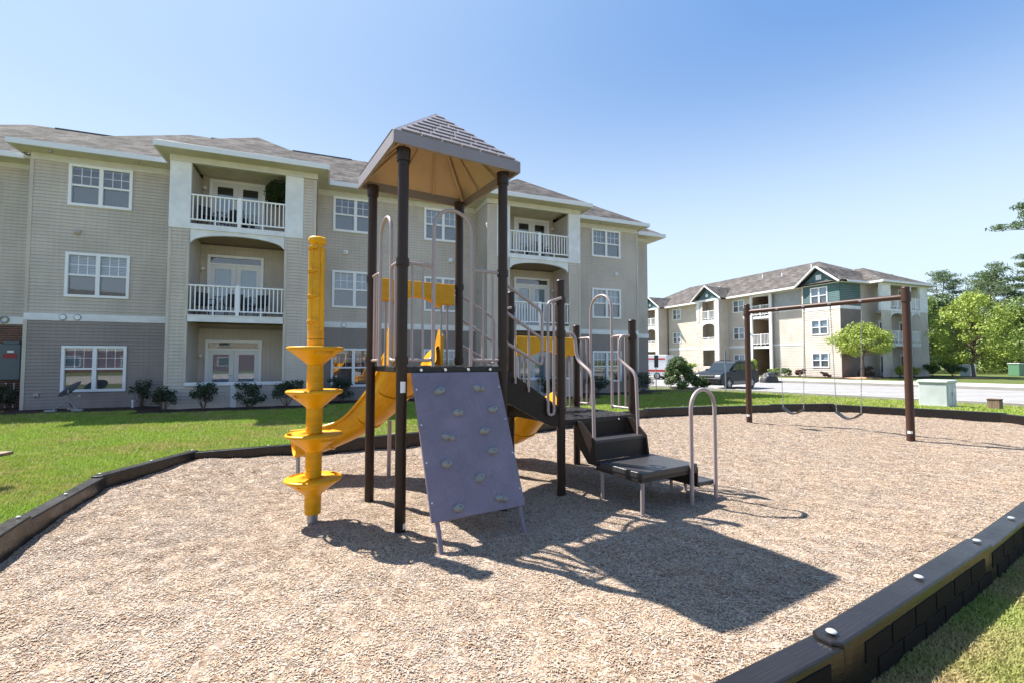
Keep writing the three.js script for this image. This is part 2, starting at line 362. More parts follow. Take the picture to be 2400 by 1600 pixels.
function railing(parent, x0, x1, y0, y1, z, { m = null, n = 22 } = {}) {   // white balcony railing
  const g = group(parent, 'railing'), cx = (x0 + x1) / 2, A = (nm, q) => add(g, nm, place(q, m), M.vinyl);
  A('top_rail', rbox(x0, x1, y1 - 0.055, y1, z - 0.045, z + 0.045, 0.012));
  A('bottom_rail', rbox(x0, x1, y0, y0 + 0.05, z - 0.03, z + 0.03, 0.01));
  A('newel_post', rbox(cx - 0.05, cx + 0.05, y0 - 0.13, y1 + 0.03, z - 0.052, z + 0.052, 0.01));
  for (const f of [0.25, 0.75]) A('foot_block', box(x0 + (x1 - x0) * f - 0.02, x0 + (x1 - x0) * f + 0.02, y0 - 0.13, y0, z - 0.02, z + 0.02));
  const bg = place(box(-0.017, 0.017, y0 + 0.05, y1 - 0.055, -0.017, 0.017), null), mt = uvm(bg);
  for (let i = 0; i < n; i++) {
    const x = x0 + (x1 - x0) * (i + 0.5) / n; if (Math.abs(x - cx) < 0.06) continue;
    const p = V(x, 0, z); if (m) p.applyMatrix4(m);
    const b = addRaw(g, 'baluster', mt, M.vinyl); b.position.copy(p);
  }
  return g;
}
function frenchDoors(parent, x0, x1, y0, y1, z, { m = null, transom = true } = {}) {
  const g = group(parent, 'french_door'), cx = (x0 + x1) / 2, A = (n, q, mt) => add(g, n, (Array.isArray(q) ? q : [q]).map(k => place(k, m)), mt);
  const dt = transom ? y1 - 0.36 : y1 - 0.09;
  const f = [box(x0, x0 + 0.09, y0, y1 - 0.09, z - 0.04, z + 0.05), box(x1 - 0.09, x1, y0, y1 - 0.09, z - 0.04, z + 0.05), box(x0, x1, y1 - 0.09, y1, z - 0.04, z + 0.05)];
  if (transom) { f.push(box(x0 + 0.09, x1 - 0.09, dt, dt + 0.06, z - 0.04, z + 0.05)); A('transom_pane', box(x0 + 0.09, x1 - 0.09, dt + 0.06, y1 - 0.09, z - 0.01, z - 0.006), M.glass); }
  A('frame', f, M.vinyl);
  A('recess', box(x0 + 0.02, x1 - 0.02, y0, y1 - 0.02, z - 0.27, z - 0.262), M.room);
  for (const [a, b, s] of [[x0 + 0.09, cx - 0.004, 1], [cx + 0.004, x1 - 0.09, -1]]) {
    A('door_leaf', ringG(a, b, y0 + 0.02, dt, 0.15, z - 0.03, z + 0.012, 0.24), M.door);
    A('pane', box(a + 0.15, b - 0.15, y0 + 0.26, dt - 0.15, z - 0.012, z - 0.008), M.glass);
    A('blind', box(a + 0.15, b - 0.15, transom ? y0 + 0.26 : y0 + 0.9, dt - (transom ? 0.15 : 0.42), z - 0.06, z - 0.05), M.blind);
    if (s > 0) A('handle', bar(V(b - 0.06, y0 + 1.0, z + 0.02), V(b - 0.13, y0 + 1.0, z + 0.05), 0.012), M.steel);
  }
  return g;
}
function hipRoof(x0, x1, z0, z1, y, pitch) {              // z0 front (larger), z1 back; ridge along the longer side
  const l = [], w = x1 - x0, d = z0 - z1, k = Math.min(w, d) / 2, ry = y + k * pitch;
  const A = [x0, y, z0], B = [x1, y, z0], C = [x1, y, z1], Dd = [x0, y, z1];
  if (w >= d) { const R0 = [x0 + k, ry, z0 - k], R1 = [x1 - k, ry, z0 - k];
    quad(l, A, B, R1, R0); quad(l, C, Dd, R0, R1); l.push(...B, ...C, ...R1, ...Dd, ...A, ...R0);
  } else { const R0 = [x0 + k, ry, z0 - k], R1 = [x0 + k, ry, z1 + k];
    l.push(...A, ...B, ...R0, ...C, ...Dd, ...R1); quad(l, B, C, R1, R0); quad(l, Dd, A, R0, R1); }
  return fromTris(l);
}
function bayRoof(x0, x1, z0, zb, y, pitch) {              // hipped front, ridge running back under the main roof
  const l = [], k = (x1 - x0) / 2, xm = (x0 + x1) / 2, ry = y + k * pitch;
  const A = [x0, y, z0], B = [x1, y, z0], R0 = [xm, ry, z0 - k], R1 = [xm, ry, zb], C = [x1, y, zb], E0 = [x0, y, zb];
  l.push(...A, ...B, ...R0); quad(l, B, C, R1, R0); quad(l, E0, A, R0, R1); return fromTris(l);
}
function gableRoof(x0, x1, z0, zb, y, ry, th = 0.05) {    // gable facing +z
  const l = [], xm = (x0 + x1) / 2;
  quad(l, [x0, y, z0], [xm, ry, z0], [xm, ry, zb], [x0, y, zb]); quad(l, [xm, ry, z0], [x1, y, z0], [x1, y, zb], [xm, ry, zb]); return fromTris(l);
}
function fascia(x0, x1, z0, z1, y, h = 0.16, sides = 'flr', th = 0.05) {   // gutter boards round an eave
  const l = [];
  if (sides.includes('f')) l.push(rbox(x0, x1, y - h, y + 0.02, z0 - 0.005, z0 + th, 0.014));
  if (sides.includes('l')) l.push(box(x0 - th, x0 + 0.003, y - h, y + 0.02, z1, z0 - 0.006));
  if (sides.includes('r')) l.push(box(x1 - 0.003, x1 + th, y - h, y + 0.02, z1, z0 - 0.006));
  return l;
}

// ---------------------------------------------------------------- the near apartment building
const B1 = thing('apartment_building', 'three-storey beige sided apartment building in shade behind the playground lawn', 'building', -15.2, 14.7, 0, 22 * D2R);
{
  const P = 0.67, EY = 8.40;
  const win = [[0.70, 2.40], [8.80, 10.46], [12.38, 14.02], [20.58, 22.24]];
  const rows = [[0.56, 2.06, 0.5], [3.63, 5.10, 0.52], [6.65, 8.03, 0.04]];
  const op = (ws) => ws.flatMap(([a, b]) => rows.map(([c, d]) => [a + 0.02, b - 0.02, c + 0.02, d - 0.02]));
  for (const [a, b] of [[-0.27, 3.85], [8.21, 14.68], [19.05, 23.3]]) {
    const o = op(win.filter(w => w[0] > a && w[0] < b));
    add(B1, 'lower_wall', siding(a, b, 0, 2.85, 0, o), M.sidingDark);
    add(B1, 'upper_wall', siding(a, b, 3.07, 8.04, 0, o), M.siding);
    add(B1, 'band_board', box(a, b, 2.85, 3.07, -0.02, 0.035), M.trim);
    add(B1, 'frieze_board', box(a, b, 8.035, 8.25, -0.02, 0.03), M.cream);
  }
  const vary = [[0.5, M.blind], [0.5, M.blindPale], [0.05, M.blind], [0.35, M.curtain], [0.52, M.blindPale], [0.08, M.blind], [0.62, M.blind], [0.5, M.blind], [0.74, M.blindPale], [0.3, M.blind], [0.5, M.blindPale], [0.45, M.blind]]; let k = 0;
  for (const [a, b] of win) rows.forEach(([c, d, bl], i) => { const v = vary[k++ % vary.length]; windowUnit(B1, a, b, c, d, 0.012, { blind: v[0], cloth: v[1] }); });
  for (const s of [-0.27, 23.22]) add(B1, 'corner_board', [box(s - 0.006, s + 0.09, 0, 2.846, 0.004, 0.032), box(s - 0.006, s + 0.09, 3.074, 8.03, 0.004, 0.032)], M.siding);
  add(B1, 'core_wall', [box(-0.25, 23.28, 0, 8.2, -6.4, -0.32)], M.siding);
  // set-back ends
  add(B1, 'upper_wall', siding(-5.2, -0.27, 3.0, 8.0, -1), M.siding);
  add(B1, 'band_board', box(-5.2, -0.27, 2.76, 3.0, -1.03, -0.965), M.trim);
  add(B1, 'frieze_board', box(-5.2, -0.27, 7.98, 8.2, -1.03, -0.97), M.cream);
  add(B1, 'return_wall', box(-0.27, -0.25, 0, 8.2, -1, -0.01), M.siding);
  const bw = add(B1, 'brick_wall', box(-5.2, -0.28, 0, 2.76, -1.2, -1.02), M.mortar);
  {
    const bg = uvm(box(-0.096, 0.096, -0.028, 0.028, -0.01, 0.012));
    for (let r = 0; r < 36; r++) for (let c = 0; c < 8; c++) {
      const x = -0.38 - c * 0.205 - (r % 2) * 0.1, y = 0.04 + r * 0.0755; if (y > 2.72 || x < -1.75) continue;
      const b = addRaw(bw, 'brick', bg, rnd() < 0.6 ? M.brick : M.brickB); b.position.set(x, y, -1.015 + rr(-0.002, 0.003));
    }
    add(bw, 'far_bricks', Array.from({ length: 36 }, (_, r) => Array.from({ length: 16 }, (_, c) => box(-2.0 - c * 0.205 - (r % 2) * 0.1 - 0.096, -2.0 - c * 0.205 - (r % 2) * 0.1 + 0.096, 0.012 + r * 0.0755, 0.068 + r * 0.0755, -1.025, -1.003))).flat(), M.brick).userData.kind = 'stuff';
  }
  add(B1, 'end_wall', [box(-5.2, -0.3, 2.9, 8.1, -7.2, -1.03), box(-5.2, -0.3, 0, 2.8, -7.2, -1.21)], M.siding);
  add(B1, 'upper_wall', siding(23.3, 24.7, 3.0, 8.0, -1), M.siding);
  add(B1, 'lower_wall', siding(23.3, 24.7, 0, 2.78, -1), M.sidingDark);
  add(B1, 'band_board', box(23.3, 24.73, 2.78, 3.0, -1.03, -0.965), M.trim);
  add(B1, 'frieze_board', box(23.3, 24.73, 7.98, 8.2, -1.03, -0.97), M.cream);
  add(B1, 'end_wall', box(23.32, 24.69, 0, 8.1, -6.4, -1.03), M.siding);

  // two balcony bays, mirror images of each other
  for (const mir of [false, true]) {
    const m = s => mir ? 22.9 - s : s, X = (a, b) => mir ? [m(b), m(a)] : [a, b];
    const bx = (a, b, ...r) => box(...X(a, b), ...r);
    const bay = B1, T = 1.5;
    add(bay, 'pier', [siding(...X(3.85, 4.42), 0, 5.86, T), siding(...X(7.22, 7.78), 0, 5.86, T), siding(...X(7.78, 8.21), 0, 8.04, T)], M.siding);
    add(bay, 'column_panel', [rbox(...X(3.84, 4.43), 5.86, 8.05, T - 0.1, T + 0.035, 0.01)], M.trim);
    add(bay, 'column_panel', [rbox(...X(7.21, 7.79), 5.86, 8.05, T - 0.1, T + 0.035, 0.01)], M.trim);
    add(bay, 'corner_board', [bx(3.842, 3.93, 0, 5.85, T - 0.09, T + 0.03), bx(4.345, 4.425, 0.9, 5.40, T - 0.09, T + 0.03), bx(7.215, 7.295, 0.9, 5.40, T - 0.09, T + 0.03), bx(8.125, 8.218, 0, 8.03, T - 0.09, T + 0.03)], M.siding);
    add(bay, 'bay_side_wall', [place(siding(-1.5, 0, 0, 8.04, 0), new THREE.Matrix4().makeTranslation(m(3.85), 0, 0).multiply(matY(mir ? Math.PI / 2 : -Math.PI / 2)).multiply(new THREE.Matrix4().makeTranslation(mir ? 0 : 1.5, 0, 0))),
      place(siding(-1.5, 0, 0, 8.04, 0), new THREE.Matrix4().makeTranslation(m(8.21), 0, 0).multiply(matY(mir ? -Math.PI / 2 : Math.PI / 2)).multiply(new THREE.Matrix4().makeTranslation(mir ? 1.5 : 0, 0, 0)))], M.siding);
    // inner cheeks, back wall, slabs, ceilings
    add(bay, 'porch_cheek', [bx(3.88, 4.42, 0, 8.03, 0.02, T - 0.1), bx(7.22, 8.18, 0, 8.03, 0.02, T - 0.1)], M.siding);
    const dx = X(4.64, 6.42);
    add(bay, 'porch_back_wall', [siding(...X(4.42, 7.22), 0, 2.7, 0, [[dx[0], dx[1], 0, 2.28]]), siding(...X(4.42, 7.22), 3.06, 5.7, 0, [[dx[0], dx[1], 3, 5.33]]), siding(...X(4.42, 7.22), 6.06, 8.2, 0, [[dx[0], dx[1], 6, 8.08]])], M.siding);
    frenchDoors(bay, ...dx, 0.05, 2.30, 0.01); frenchDoors(bay, ...dx, 3.06, 5.36, 0.01); frenchDoors(bay, ...dx, 6.07, 8.1, 0.01, { transom: false });
    add(bay, 'balcony_slab', bx(4.42, 7.22, 2.86, 3.03, 0, T - 0.01), M.porchCeil);
    add(bay, 'balcony_slab', bx(4.42, 7.22, 5.74, 6.05, 0, T - 0.13), M.porchCeil);
    add(bay, 'porch_ceiling', bx(4.42, 7.22, 8.17, 8.2, 0, T), M.soffit);
    add(bay, 'balcony_fascia', [bx(4.4, 7.24, 2.83, 3.03, T - 0.005, T + 0.03), bx(4.4, 7.24, 3.03, 3.055, T - 0.02, T + 0.05)], M.trim);
    add(bay, 'balcony_fascia', [bx(4.43, 7.21, 5.88, 6.05, T - 0.12, T + 0.02), bx(4.43, 7.21, 5.865, 5.885, T - 0.1, T + 0.045)], M.trim);
    const [a0, a1] = X(4.43, 7.21), arch = [[a0, 5.87], [a0, 5.41]];
    for (let k = 0; k <= 24; k++) { const u = k / 24 * 2 - 1; arch.push([a0 + 0.004 + (a1 - a0 - 0.008) * k / 24, 5.41 + 0.33 * Math.sqrt(Math.max(0, 1 - Math.pow(Math.abs(u), 2.1)))]); }
    arch.push([a1, 5.41], [a1, 5.87]);
    const ag = extr(arch, 0.12); ag.translate(0, 0, T - 0.12); add(bay, 'arch_board', ag, M.trim);
    add(bay, 'frieze_board', [bx(3.83, 8.24, 8.05, 8.25, T - 0.12, T + 0.05), bx(3.82, 3.87, 8.05, 8.25, 0.05, T - 0.12), bx(8.2, 8.25, 8.05, 8.25, 0.05, T - 0.12)], M.cream);
    railing(bay, ...X(4.42, 7.22), 6.17, 7.04, T - 0.03); railing(bay, ...X(4.42, 7.22), 3.17, 4.05, T - 0.03);
    add(bay, 'porch_half_wall', [siding(...X(4.42, 7.22), 0, 0.76, T - 0.01)], M.siding);
    add(bay, 'half_wall_cap', [bx(4.40, 7.24, 0.76, 0.87, T - 0.12, T + 0.05), bx(5.69, 5.86, 0, 0.758, T - 0.02, T + 0.03)], M.trim);
    for (const y of [1.77, 4.84, 7.75]) {
      const lg = group(bay, 'porch_lamp', m(4.50), y, 0.03);
      add(lg, 'lamp_base', cyl(0.05, 0.05, -0.02, 0.02, 12).rotateX(Math.PI / 2), M.vinyl);
      add(lg, 'lamp_globe', new THREE.SphereGeometry(0.075, 12, 8).translate(0, -0.02, 0.07), M.lampGlass);
    }
    // roof of the bay
    const rx = X(3.57, 8.6), br = add(bay, 'bay_roof', bayRoof(...rx, 2.1, -3.1, EY, P), M.roof);
    add(br, 'gutter', fascia(...rx, 2.1, 0.65, EY), M.gutter);
    add(br, 'soffit', box(...rx, 8.25, 8.262, 0.62, 2.09), M.soffit);
  }
  // main hip, set-back end hips
  const mr = add(B1, 'roof', hipRoof(-0.55, 23.55, 0.6, -7.0, EY, P), M.roof);
  for (const b of [[-0.6, 3.56, 8.25, 8.42, 0.597, 0.65], [8.61, 14.29, 8.25, 8.42, 0.597, 0.65], [19.34, 23.6, 8.25, 8.42, 0.597, 0.65], [-0.6, -0.547, 8.25, 8.42, -0.4, 0.596], [23.547, 23.6, 8.25, 8.42, -0.4, 0.596]]) add(mr, 'gutter', box(...b), M.gutter);
  add(mr, 'soffit', [box(-0.55, 23.55, 8.25, 8.262, -0.1, 0.59)], M.soffit);
  const wl = add(B1, 'wing_roof', hipRoof(-5.75, 4.5, -0.4, -7.6, 8.3, P), M.roof);
  add(wl, 'gutter', box(-5.8, -0.61, 8.14, 8.32, -0.403, -0.35), M.gutter);
  add(wl, 'soffit', box(-5.75, -0.56, 8.14, 8.152, -1.0, -0.41), M.soffit);
  add(wl, 'eave_return', box(-0.62, -0.28, 8.154, 8.247, -1.0, -0.34), M.cream);
  const wr = add(B1, 'wing_roof', hipRoof(18, 25.4, -0.4, -6.4, 8.3, 0.68), M.roof);
  add(wr, 'gutter', [box(23.61, 25.45, 8.14, 8.32, -0.403, -0.35), box(25.397, 25.45, 8.14, 8.32, -6.4, -0.41)], M.gutter);
  add(wr, 'soffit', [box(23.56, 25.4, 8.14, 8.152, -6.4, -0.41)], M.soffit);
  for (const [a, b, y, z] of [[-1.4, 0.6, 10.7, -4.0], [4.0, 5.2, 10.93, -3.2], [7.1, 9.6, 10.93, -3.2], [10.6, 11.8, 10.93, -3.2]])
    add(mr, 'ridge_vent', [box(a, b, y - 0.06, y + 0.012, z - 0.08, z + 0.08)], M.ridgeVent);
  // louvre hoods and spotlights on the walls
  for (const [x, y, w] of [[0.98, 5.78, 1], [9.27, 5.84, 0], [13.53, 5.86, 0], [21.99, 5.85, 0]]) {
    const v = group(B1, 'wall_vent', x, y, 0.015);
    add(v, 'vent_hood', [rbox(-0.085, 0.085, -0.085, 0.085, 0, 0.06, 0.02), bar(V(0, 0.02, 0.03), V(0, -0.07, 0.12), 0.055, 10)], w ? M.siding : M.vinyl);
  }
  for (const [x, y] of [[1.07, 2.965], [9.25, 2.96], [0.7, 2.96]]) {
    const v = group(B1, 'outlet_cover', x, y, 0.04); add(v, 'cover_disc', cyl(0.085, 0.075, 0, 0.03, 14).rotateX(Math.PI / 2), M.vinyl);
    add(v, 'cover_ring', new THREE.TorusGeometry(0.088, 0.014, 6, 16).translate(0, 0, 0.012), M.steel);
  }
  const ve = group(B1, 'outlet_cover', -1.2, 2.9, -0.96); add(ve, 'cover_ring', new THREE.TorusGeometry(0.1, 0.03, 6, 16).translate(0, 0, 0.02), M.steel);
  const mb = group(B1, 'meter_box', -0.95, 0, -1.0);      // grey service cabinet with a red notice
  add(mb, 'cabinet', [rbox(-0.35, 0.26, 0.95, 2.1, 0.02, 0.2, 0.02), rbox(-0.2, 0.2, 2.1, 2.2, 0.02, 0.14, 0.02)], std(lin(0.10, 0.125, 0.14), 0.5));
  add(mb, 'red_notice', box(-0.16, 0.18, 1.66, 1.8, 0.201, 0.21), std(lin(0.30, 0.02, 0.03), 0.5));
  add(mb, 'white_notice', box(-0.06, 0.1, 1.83, 1.9, 0.201, 0.209), M.sticker);
  add(mb, 'conduit', [bar(V(-0.1, 0, 0.1), V(-0.1, 0.86, 0.1), 0.03), bar(V(0.1, 0, 0.1), V(0.1, 0.86, 0.1), 0.025)], M.steel);
  add(B1, 'hose_bib', [box(0.06, 0.18, 0.42, 0.54, 0.0, 0.05), bar(V(0.12, 0.46, 0.04), V(0.12, 0.42, 0.12), 0.02)], M.steel);
  add(B1, 'drain_pipe', [cyl(0.03, 0.03, 0, 0.24, 10, 2.7, 0.32), cyl(0.042, 0.042, 0.22, 0.27, 10, 2.7, 0.32)], M.vinyl);
  for (const [x, y] of [[2.6, 8.25], [0.35, 8.25], [20.9, 8.25]]) add(B1, 'soffit_light', cyl(0.05, 0.06, y - 0.06, y - 0.001, 10, x, 0.35), M.steel);
}
// mulch beds along its foot
{
  const g = new THREE.BufferGeometry(), l = [], c = Math.cos(22 * D2R), s = Math.sin(22 * D2R);
  const W = (a, t) => { const x = -15.2 + c * a + s * t, d = 14.7 + s * a - c * t; return [x, 0.014 + 0.03 * (0.5 + 0.5 * n2(a * 2, t * 2)), -d]; };
  const edge = a => { const bay = (a > 3.3 && a < 8.7) || (a > 14.2 && a < 19.6); return (bay ? 3.0 : a < -0.3 ? 0.7 : 1.85) + 0.12 * n2(a * 0.8, 7); };
  for (let k = 0; k < 150; k++) {
    const a = -5.3 + k * 0.21, b = a + 0.21, zi = (x) => ((x > 3.8 && x < 8.25) || (x > 14.65 && x < 19.1)) ? 1.4 : x < -0.25 || x > 23.3 ? -1.1 : -0.1;
    for (let j = 0; j < 4; j++) { const f = (x, jj) => { const e = edge(x); return zi(x) + (e - zi(x)) * jj / 4; }; quad(l, W(a, f(a, j)), W(a, f(a, j + 1)), W(b, f(b, j + 1)), W(b, f(b, j))); }
  }
  const m = structure('mulch_bed', uvm(fromTris(l)), M.bark);
}

// ---------------------------------------------------------------- the far apartment building
// its long sunny front faces local -x (facade coordinates x -> z, z -> -x); its shaded end faces +z
const B2 = thing('apartment_building', 'far three-storey apartment building with teal gables across the drive', 'building', 28.49, 40, 0.12, 22 * D2R);
{
  const L = new THREE.Matrix4().makeRotationY(-Math.PI / 2), PL = g => place(g, L), EY = 8.42;
  const F = (n, gs, mt) => add(B2, n, (Array.isArray(gs) ? gs : [gs]).map(PL), mt);
  const lap = 0.16;
  // corner block of the sunny front: teal top storey, white band, beige below
  const cw = [[-2.60, -1.04]], cr = [[0.86, 2.2], [3.78, 5.14], [6.55, 8.08]];
  const co = cr.map(([a, b]) => [-2.58, -1.06, a + 0.03, b - 0.03]);
  F('upper_wall', siding(-3.4, 0, 6.28, 8.4, 0, co, lap), M.sidingTeal);
  F('gable_wall', extr([[-3.4, 8.4], [0, 8.4], [-1.8, 9.72]], 0.03).translate(0, 0, -0.02), M.sidingTeal);
  F('band_board', box(-3.42, 0.02, 5.98, 6.28, -0.02, 0.04), M.trim);
  F('wall', siding(-3.4, 0, 0, 5.98, 0, co, lap), M.siding);
  F('gable_vent', [box(-2.05, -1.55, 8.75, 9.2, 0.01, 0.05)], M.trim);
  F('corner_board', [box(-3.43, -3.3, 0, 8.4, 0.0, 0.05), box(-0.12, 0.02, 0, 5.96, 0.0, 0.05)], M.siding);
  for (const [a, b] of cr) windowUnit(B2, -2.60, -1.04, a, b, 0.015, { m: L, detail: false });
  // recessed wall, breezeway and window strip
  F('upper_wall', siding(-7.15, -3.4, 6.5, 8.3, -0.8, [], lap), M.sidingGrey);
  F('band_board', [box(-7.15, -3.4, 6.3, 6.5, -0.83, -0.76), box(-7.15, -3.4, 2.95, 3.15, -0.83, -0.76)], M.trim);
  F('wall', siding(-7.15, -3.4, 0, 6.3, -0.8, [], lap), M.siding);
  F('return_wall', [box(-3.4, -3.37, 0, 8.4, -0.8, -0.01)], M.siding);
  F('breezeway', [box(-9.35, -7.15, 0, 8.4, -4.2, -4.1), box(-9.4, -9.33, 0, 8.4, -4.2, -0.5), box(-7.2, -7.13, 0, 8.4, -4.2, -0.5)], M.porchCeil);
  F('breezeway_slab', [box(-9.33, -7.2, 2.75, 3.0, -4.1, -0.45), box(-9.33, -7.2, 5.8, 6.05, -4.1, -0.45)], M.trim);
  F('breezeway_frame', [box(-9.55, -9.28, 0, 8.3, -0.55, -0.38), box(-7.28, -7.0, 0, 8.3, -0.55, -0.38), box(-9.28, -7.28, 8.1, 8.35, -0.55, -0.4)], M.trim);
  railing(B2, -9.28, -7.28, 3.2, 4.2, -0.42, { m: L, n: 12 }); railing(B2, -9.28, -7.28, 6.2, 7.2, -0.42, { m: L, n: 12 });
  const wr = [[0.8, 2.2], [3.75, 5.1], [6.7, 8.05]];
  const seg = (a, b, wins) => {
    const o = wins.flatMap(([p, q]) => wr.map(([c, d]) => [p + 0.03, q - 0.03, c + 0.03, d - 0.03]));
    F('upper_wall', siding(a, b, 3.1, 8.3, -0.5, o, lap), M.siding); F('lower_wall', siding(a, b, 0, 2.85, -0.5, o, lap), M.siding);
    F('band_board', box(a, b, 2.85, 3.1, -0.53, -0.46), M.trim);
    for (const [p, q] of wins) for (const [c, d] of wr) windowUnit(B2, p, q, c, d, -0.485, { m: L, detail: false });
  };
  seg(-12.4, -9.5, [[-11.8, -10.3]]);
  seg(-22.2, -15.6, [[-21.4, -19.9], [-17.3, -16.3]]);
  seg(-30.0, -25.7, [[-29.0, -27.5]]);
  // projecting balcony bays with small gables
  for (const c of [-14.0, -24.0]) {
    const a = c - 1.6, b = c + 1.6, o0 = c - 0.75, o1 = c + 0.95, T = 1.0;
    F('bay_wall', [siding(a, o0, 0, 8.3, T, [], lap), siding(o1, b, 0, 8.3, T, [], lap), siding(o0, o1, 2.75, 3.9, T, [], lap), siding(o0, o1, 0, 0.9, T, [], lap)], M.siding);
    F('bay_column', [box(a - 0.03, a + 0.35, 5.9, 8.3, T - 0.05, T + 0.05), box(b - 0.4, b + 0.03, 0, 8.3, T - 0.05, T + 0.05)], M.trim);
    F('bay_side_wall', [box(a, a + 0.05, 0, 8.3, -0.5, T), box(b - 0.05, b, 0, 8.3, -0.5, T)], M.siding);
    F('porch_back_wall', [box(a + 0.06, b - 0.06, 0, 8.3, -0.5, -0.45)], M.siding);
    F('balcony_slab', [box(o0, o1, 2.7, 3.0, -0.44, T + 0.02), box(o0, o1, 5.75, 6.05, -0.44, T + 0.02)], M.trim);
    const arch = [[o0, 5.8], [o0, 5.35]]; for (let k = 0; k <= 14; k++) { const u = k / 7 - 1; arch.push([o0 + (o1 - o0) * k / 14, 5.35 + 0.3 * Math.sqrt(Math.max(0, 1 - u * u))]); } arch.push([o1, 5.35], [o1, 5.8]);
    F('arch_board', extr(arch, 0.08).translate(0, 0, T - 0.05), M.trim);
    F('porch_door', [box(c - 0.2, c + 0.9, 0.05, 2.2, -0.44, -0.4), box(c - 0.2, c + 0.9, 3.0, 5.1, -0.44, -0.4), box(c - 0.2, c + 0.9, 6.1, 8.0, -0.44, -0.4)], M.door);
    for (const y of [0.9, 3.9, 6.9]) F('door_pane', box(c + 0.05, c + 0.65, y, y + 1.0, -0.399, -0.39), M.screen);
    railing(B2, o0, o1, 3.2, 4.1, T - 0.02, { m: L, n: 9 }); railing(B2, o0, o1, 6.2, 7.1, T - 0.02, { m: L, n: 9 });
    const gr = F('gable_roof', gableRoof(a - 0.55, b + 0.55, T + 0.4, -5, 8.35, 9.95), M.roof);
    F('gable_wall', extr([[a, 8.3], [b, 8.3], [c, 9.62]], 0.05).translate(0, 0, T - 0.03), M.sidingTeal);
    const bg = []; for (const s of [-1, 1]) { const g = bar(V(c + s * 2.2, 8.3, T + 0.42), V(c, 9.92, T + 0.42), 0.09, 4); bg.push(g); }
    F('barge_board', bg, M.trim);
    F('frieze_board', box(a - 0.3, b + 0.3, 8.2, 8.42, T - 0.02, T + 0.06), M.trim);
    F('gable_vent', cyl(0.2, 0.2, 0, 0.04, 12).rotateX(Math.PI / 2).translate(c, 8.85, T + 0.04), M.trim);
  }
  // corner gable
  F('gable_roof', gableRoof(-3.85, 0.22, 0.4, -6, 8.38, 9.95), M.roof);
  F('barge_board', [bar(V(-3.85, 8.3, 0.42), V(-1.815, 9.92, 0.42), 0.1, 4), bar(V(0.22, 8.3, 0.42), V(-1.815, 9.92, 0.42), 0.1, 4)], M.trim);
  // shaded end wall: teal return, then a balcony bay
  add(B2, 'upper_wall', siding(0.0, 12, 6.28, 8.4, 0, [], lap), M.siding);
  add(B2, 'teal_wall', siding(0.0, 2.75, 6.3, 8.4, 0.012, [], lap), M.sidingTeal);
  add(B2, 'band_board', box(0, 2.75, 5.98, 6.28, -0.02, 0.045), M.trim);
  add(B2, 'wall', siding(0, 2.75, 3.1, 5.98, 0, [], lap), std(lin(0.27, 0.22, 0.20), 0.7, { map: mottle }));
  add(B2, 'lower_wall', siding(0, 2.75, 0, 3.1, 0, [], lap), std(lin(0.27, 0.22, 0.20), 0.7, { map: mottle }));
  add(B2, 'wall', siding(2.75, 12, 0, 6.28, 0, [], lap), M.siding);
  {
    const T = 1.2, cols = [[3.5, 4.9], [6.9, 7.9], [9.2, 10.4]];
    for (const [a, b] of cols) { add(B2, 'pier', siding(a, b, 0, 5.86, T, [], lap), M.siding); add(B2, 'column_panel', box(a, b, 5.86, 8.2, T - 0.15, T + 0.03), M.trim); }
    for (const [a, b] of [[4.9, 6.9], [7.9, 9.2]]) {
      add(B2, 'balcony_slab', [box(a, b, 2.75, 3.03, 0.02, T + 0.02), box(a, b, 5.75, 6.05, 0.02, T + 0.02)], M.trim);
      const arch = [[a, 5.8], [a, 5.3]]; for (let k = 0; k <= 14; k++) { const u = k / 7 - 1; arch.push([a + (b - a) * k / 14, 5.3 + 0.36 * Math.sqrt(Math.max(0, 1 - u * u))]); } arch.push([b, 5.3], [b, 5.8]);
      add(B2, 'arch_board', extr(arch, 0.1).translate(0, 0, T - 0.08), M.trim);
      railing(B2, a, b, 3.2, 4.1, T - 0.03, { n: 12 }); railing(B2, a, b, 6.2, 7.1, T - 0.03, { n: 12 });
      add(B2, 'porch_half_wall', siding(a, b, 0, 0.9, T, [], lap), M.siding);
      for (const y of [0.05, 3.05, 6.08]) add(B2, 'porch_door', box(a + 0.25, b - 0.25, y, y + 2.05, 0.015, 0.05), M.door);
      for (const y of [0.5, 3.5, 6.5]) add(B2, 'door_pane', box(a + 0.45, b - 0.45, y, y + 1.4, 0.051, 0.06), M.screen);
    }
    add(B2, 'frieze_board', box(3.4, 10.5, 8.15, 8.38, T - 0.12, T + 0.06), M.trim);
    const br = add(B2, 'bay_roof', bayRoof(3.1, 10.9, T + 0.5, -6, EY, 0.52), M.roof);
    add(br, 'gutter', fascia(3.1, 10.9, T + 0.5, 0.4, EY), M.gutter);
    add(br, 'soffit', box(3.1, 10.9, 8.25, 8.26, 0.1, T + 0.48), M.soffit);
  }
  add(B2, 'core_wall', [box(0.85, 11.98, 0, 8.3, -7.1, -0.3), box(4.3, 11.98, 0, 8.3, -9.4, -7.1), box(0.8, 11.98, 0, 8.3, -30, -9.4), box(0.3, 0.85, 0, 8.3, -3.35, -0.3)], M.siding);
  const mr = add(B2, 'roof', hipRoof(-0.35, 12.4, 0.5, -30.6, EY, 0.52), M.roof);
  for (const b of [[-0.4, -0.347, 8.26, 8.44, -12.0, -3.9], [-0.4, -0.347, 8.26, 8.44, -22, -16.0], [-0.4, -0.347, 8.26, 8.44, -30.6, -26.0], [0.25, 3.05, 8.26, 8.44, 0.497, 0.55], [10.95, 12.45, 8.26, 8.44, 0.497, 0.55]]) add(mr, 'gutter', box(...b), M.gutter);
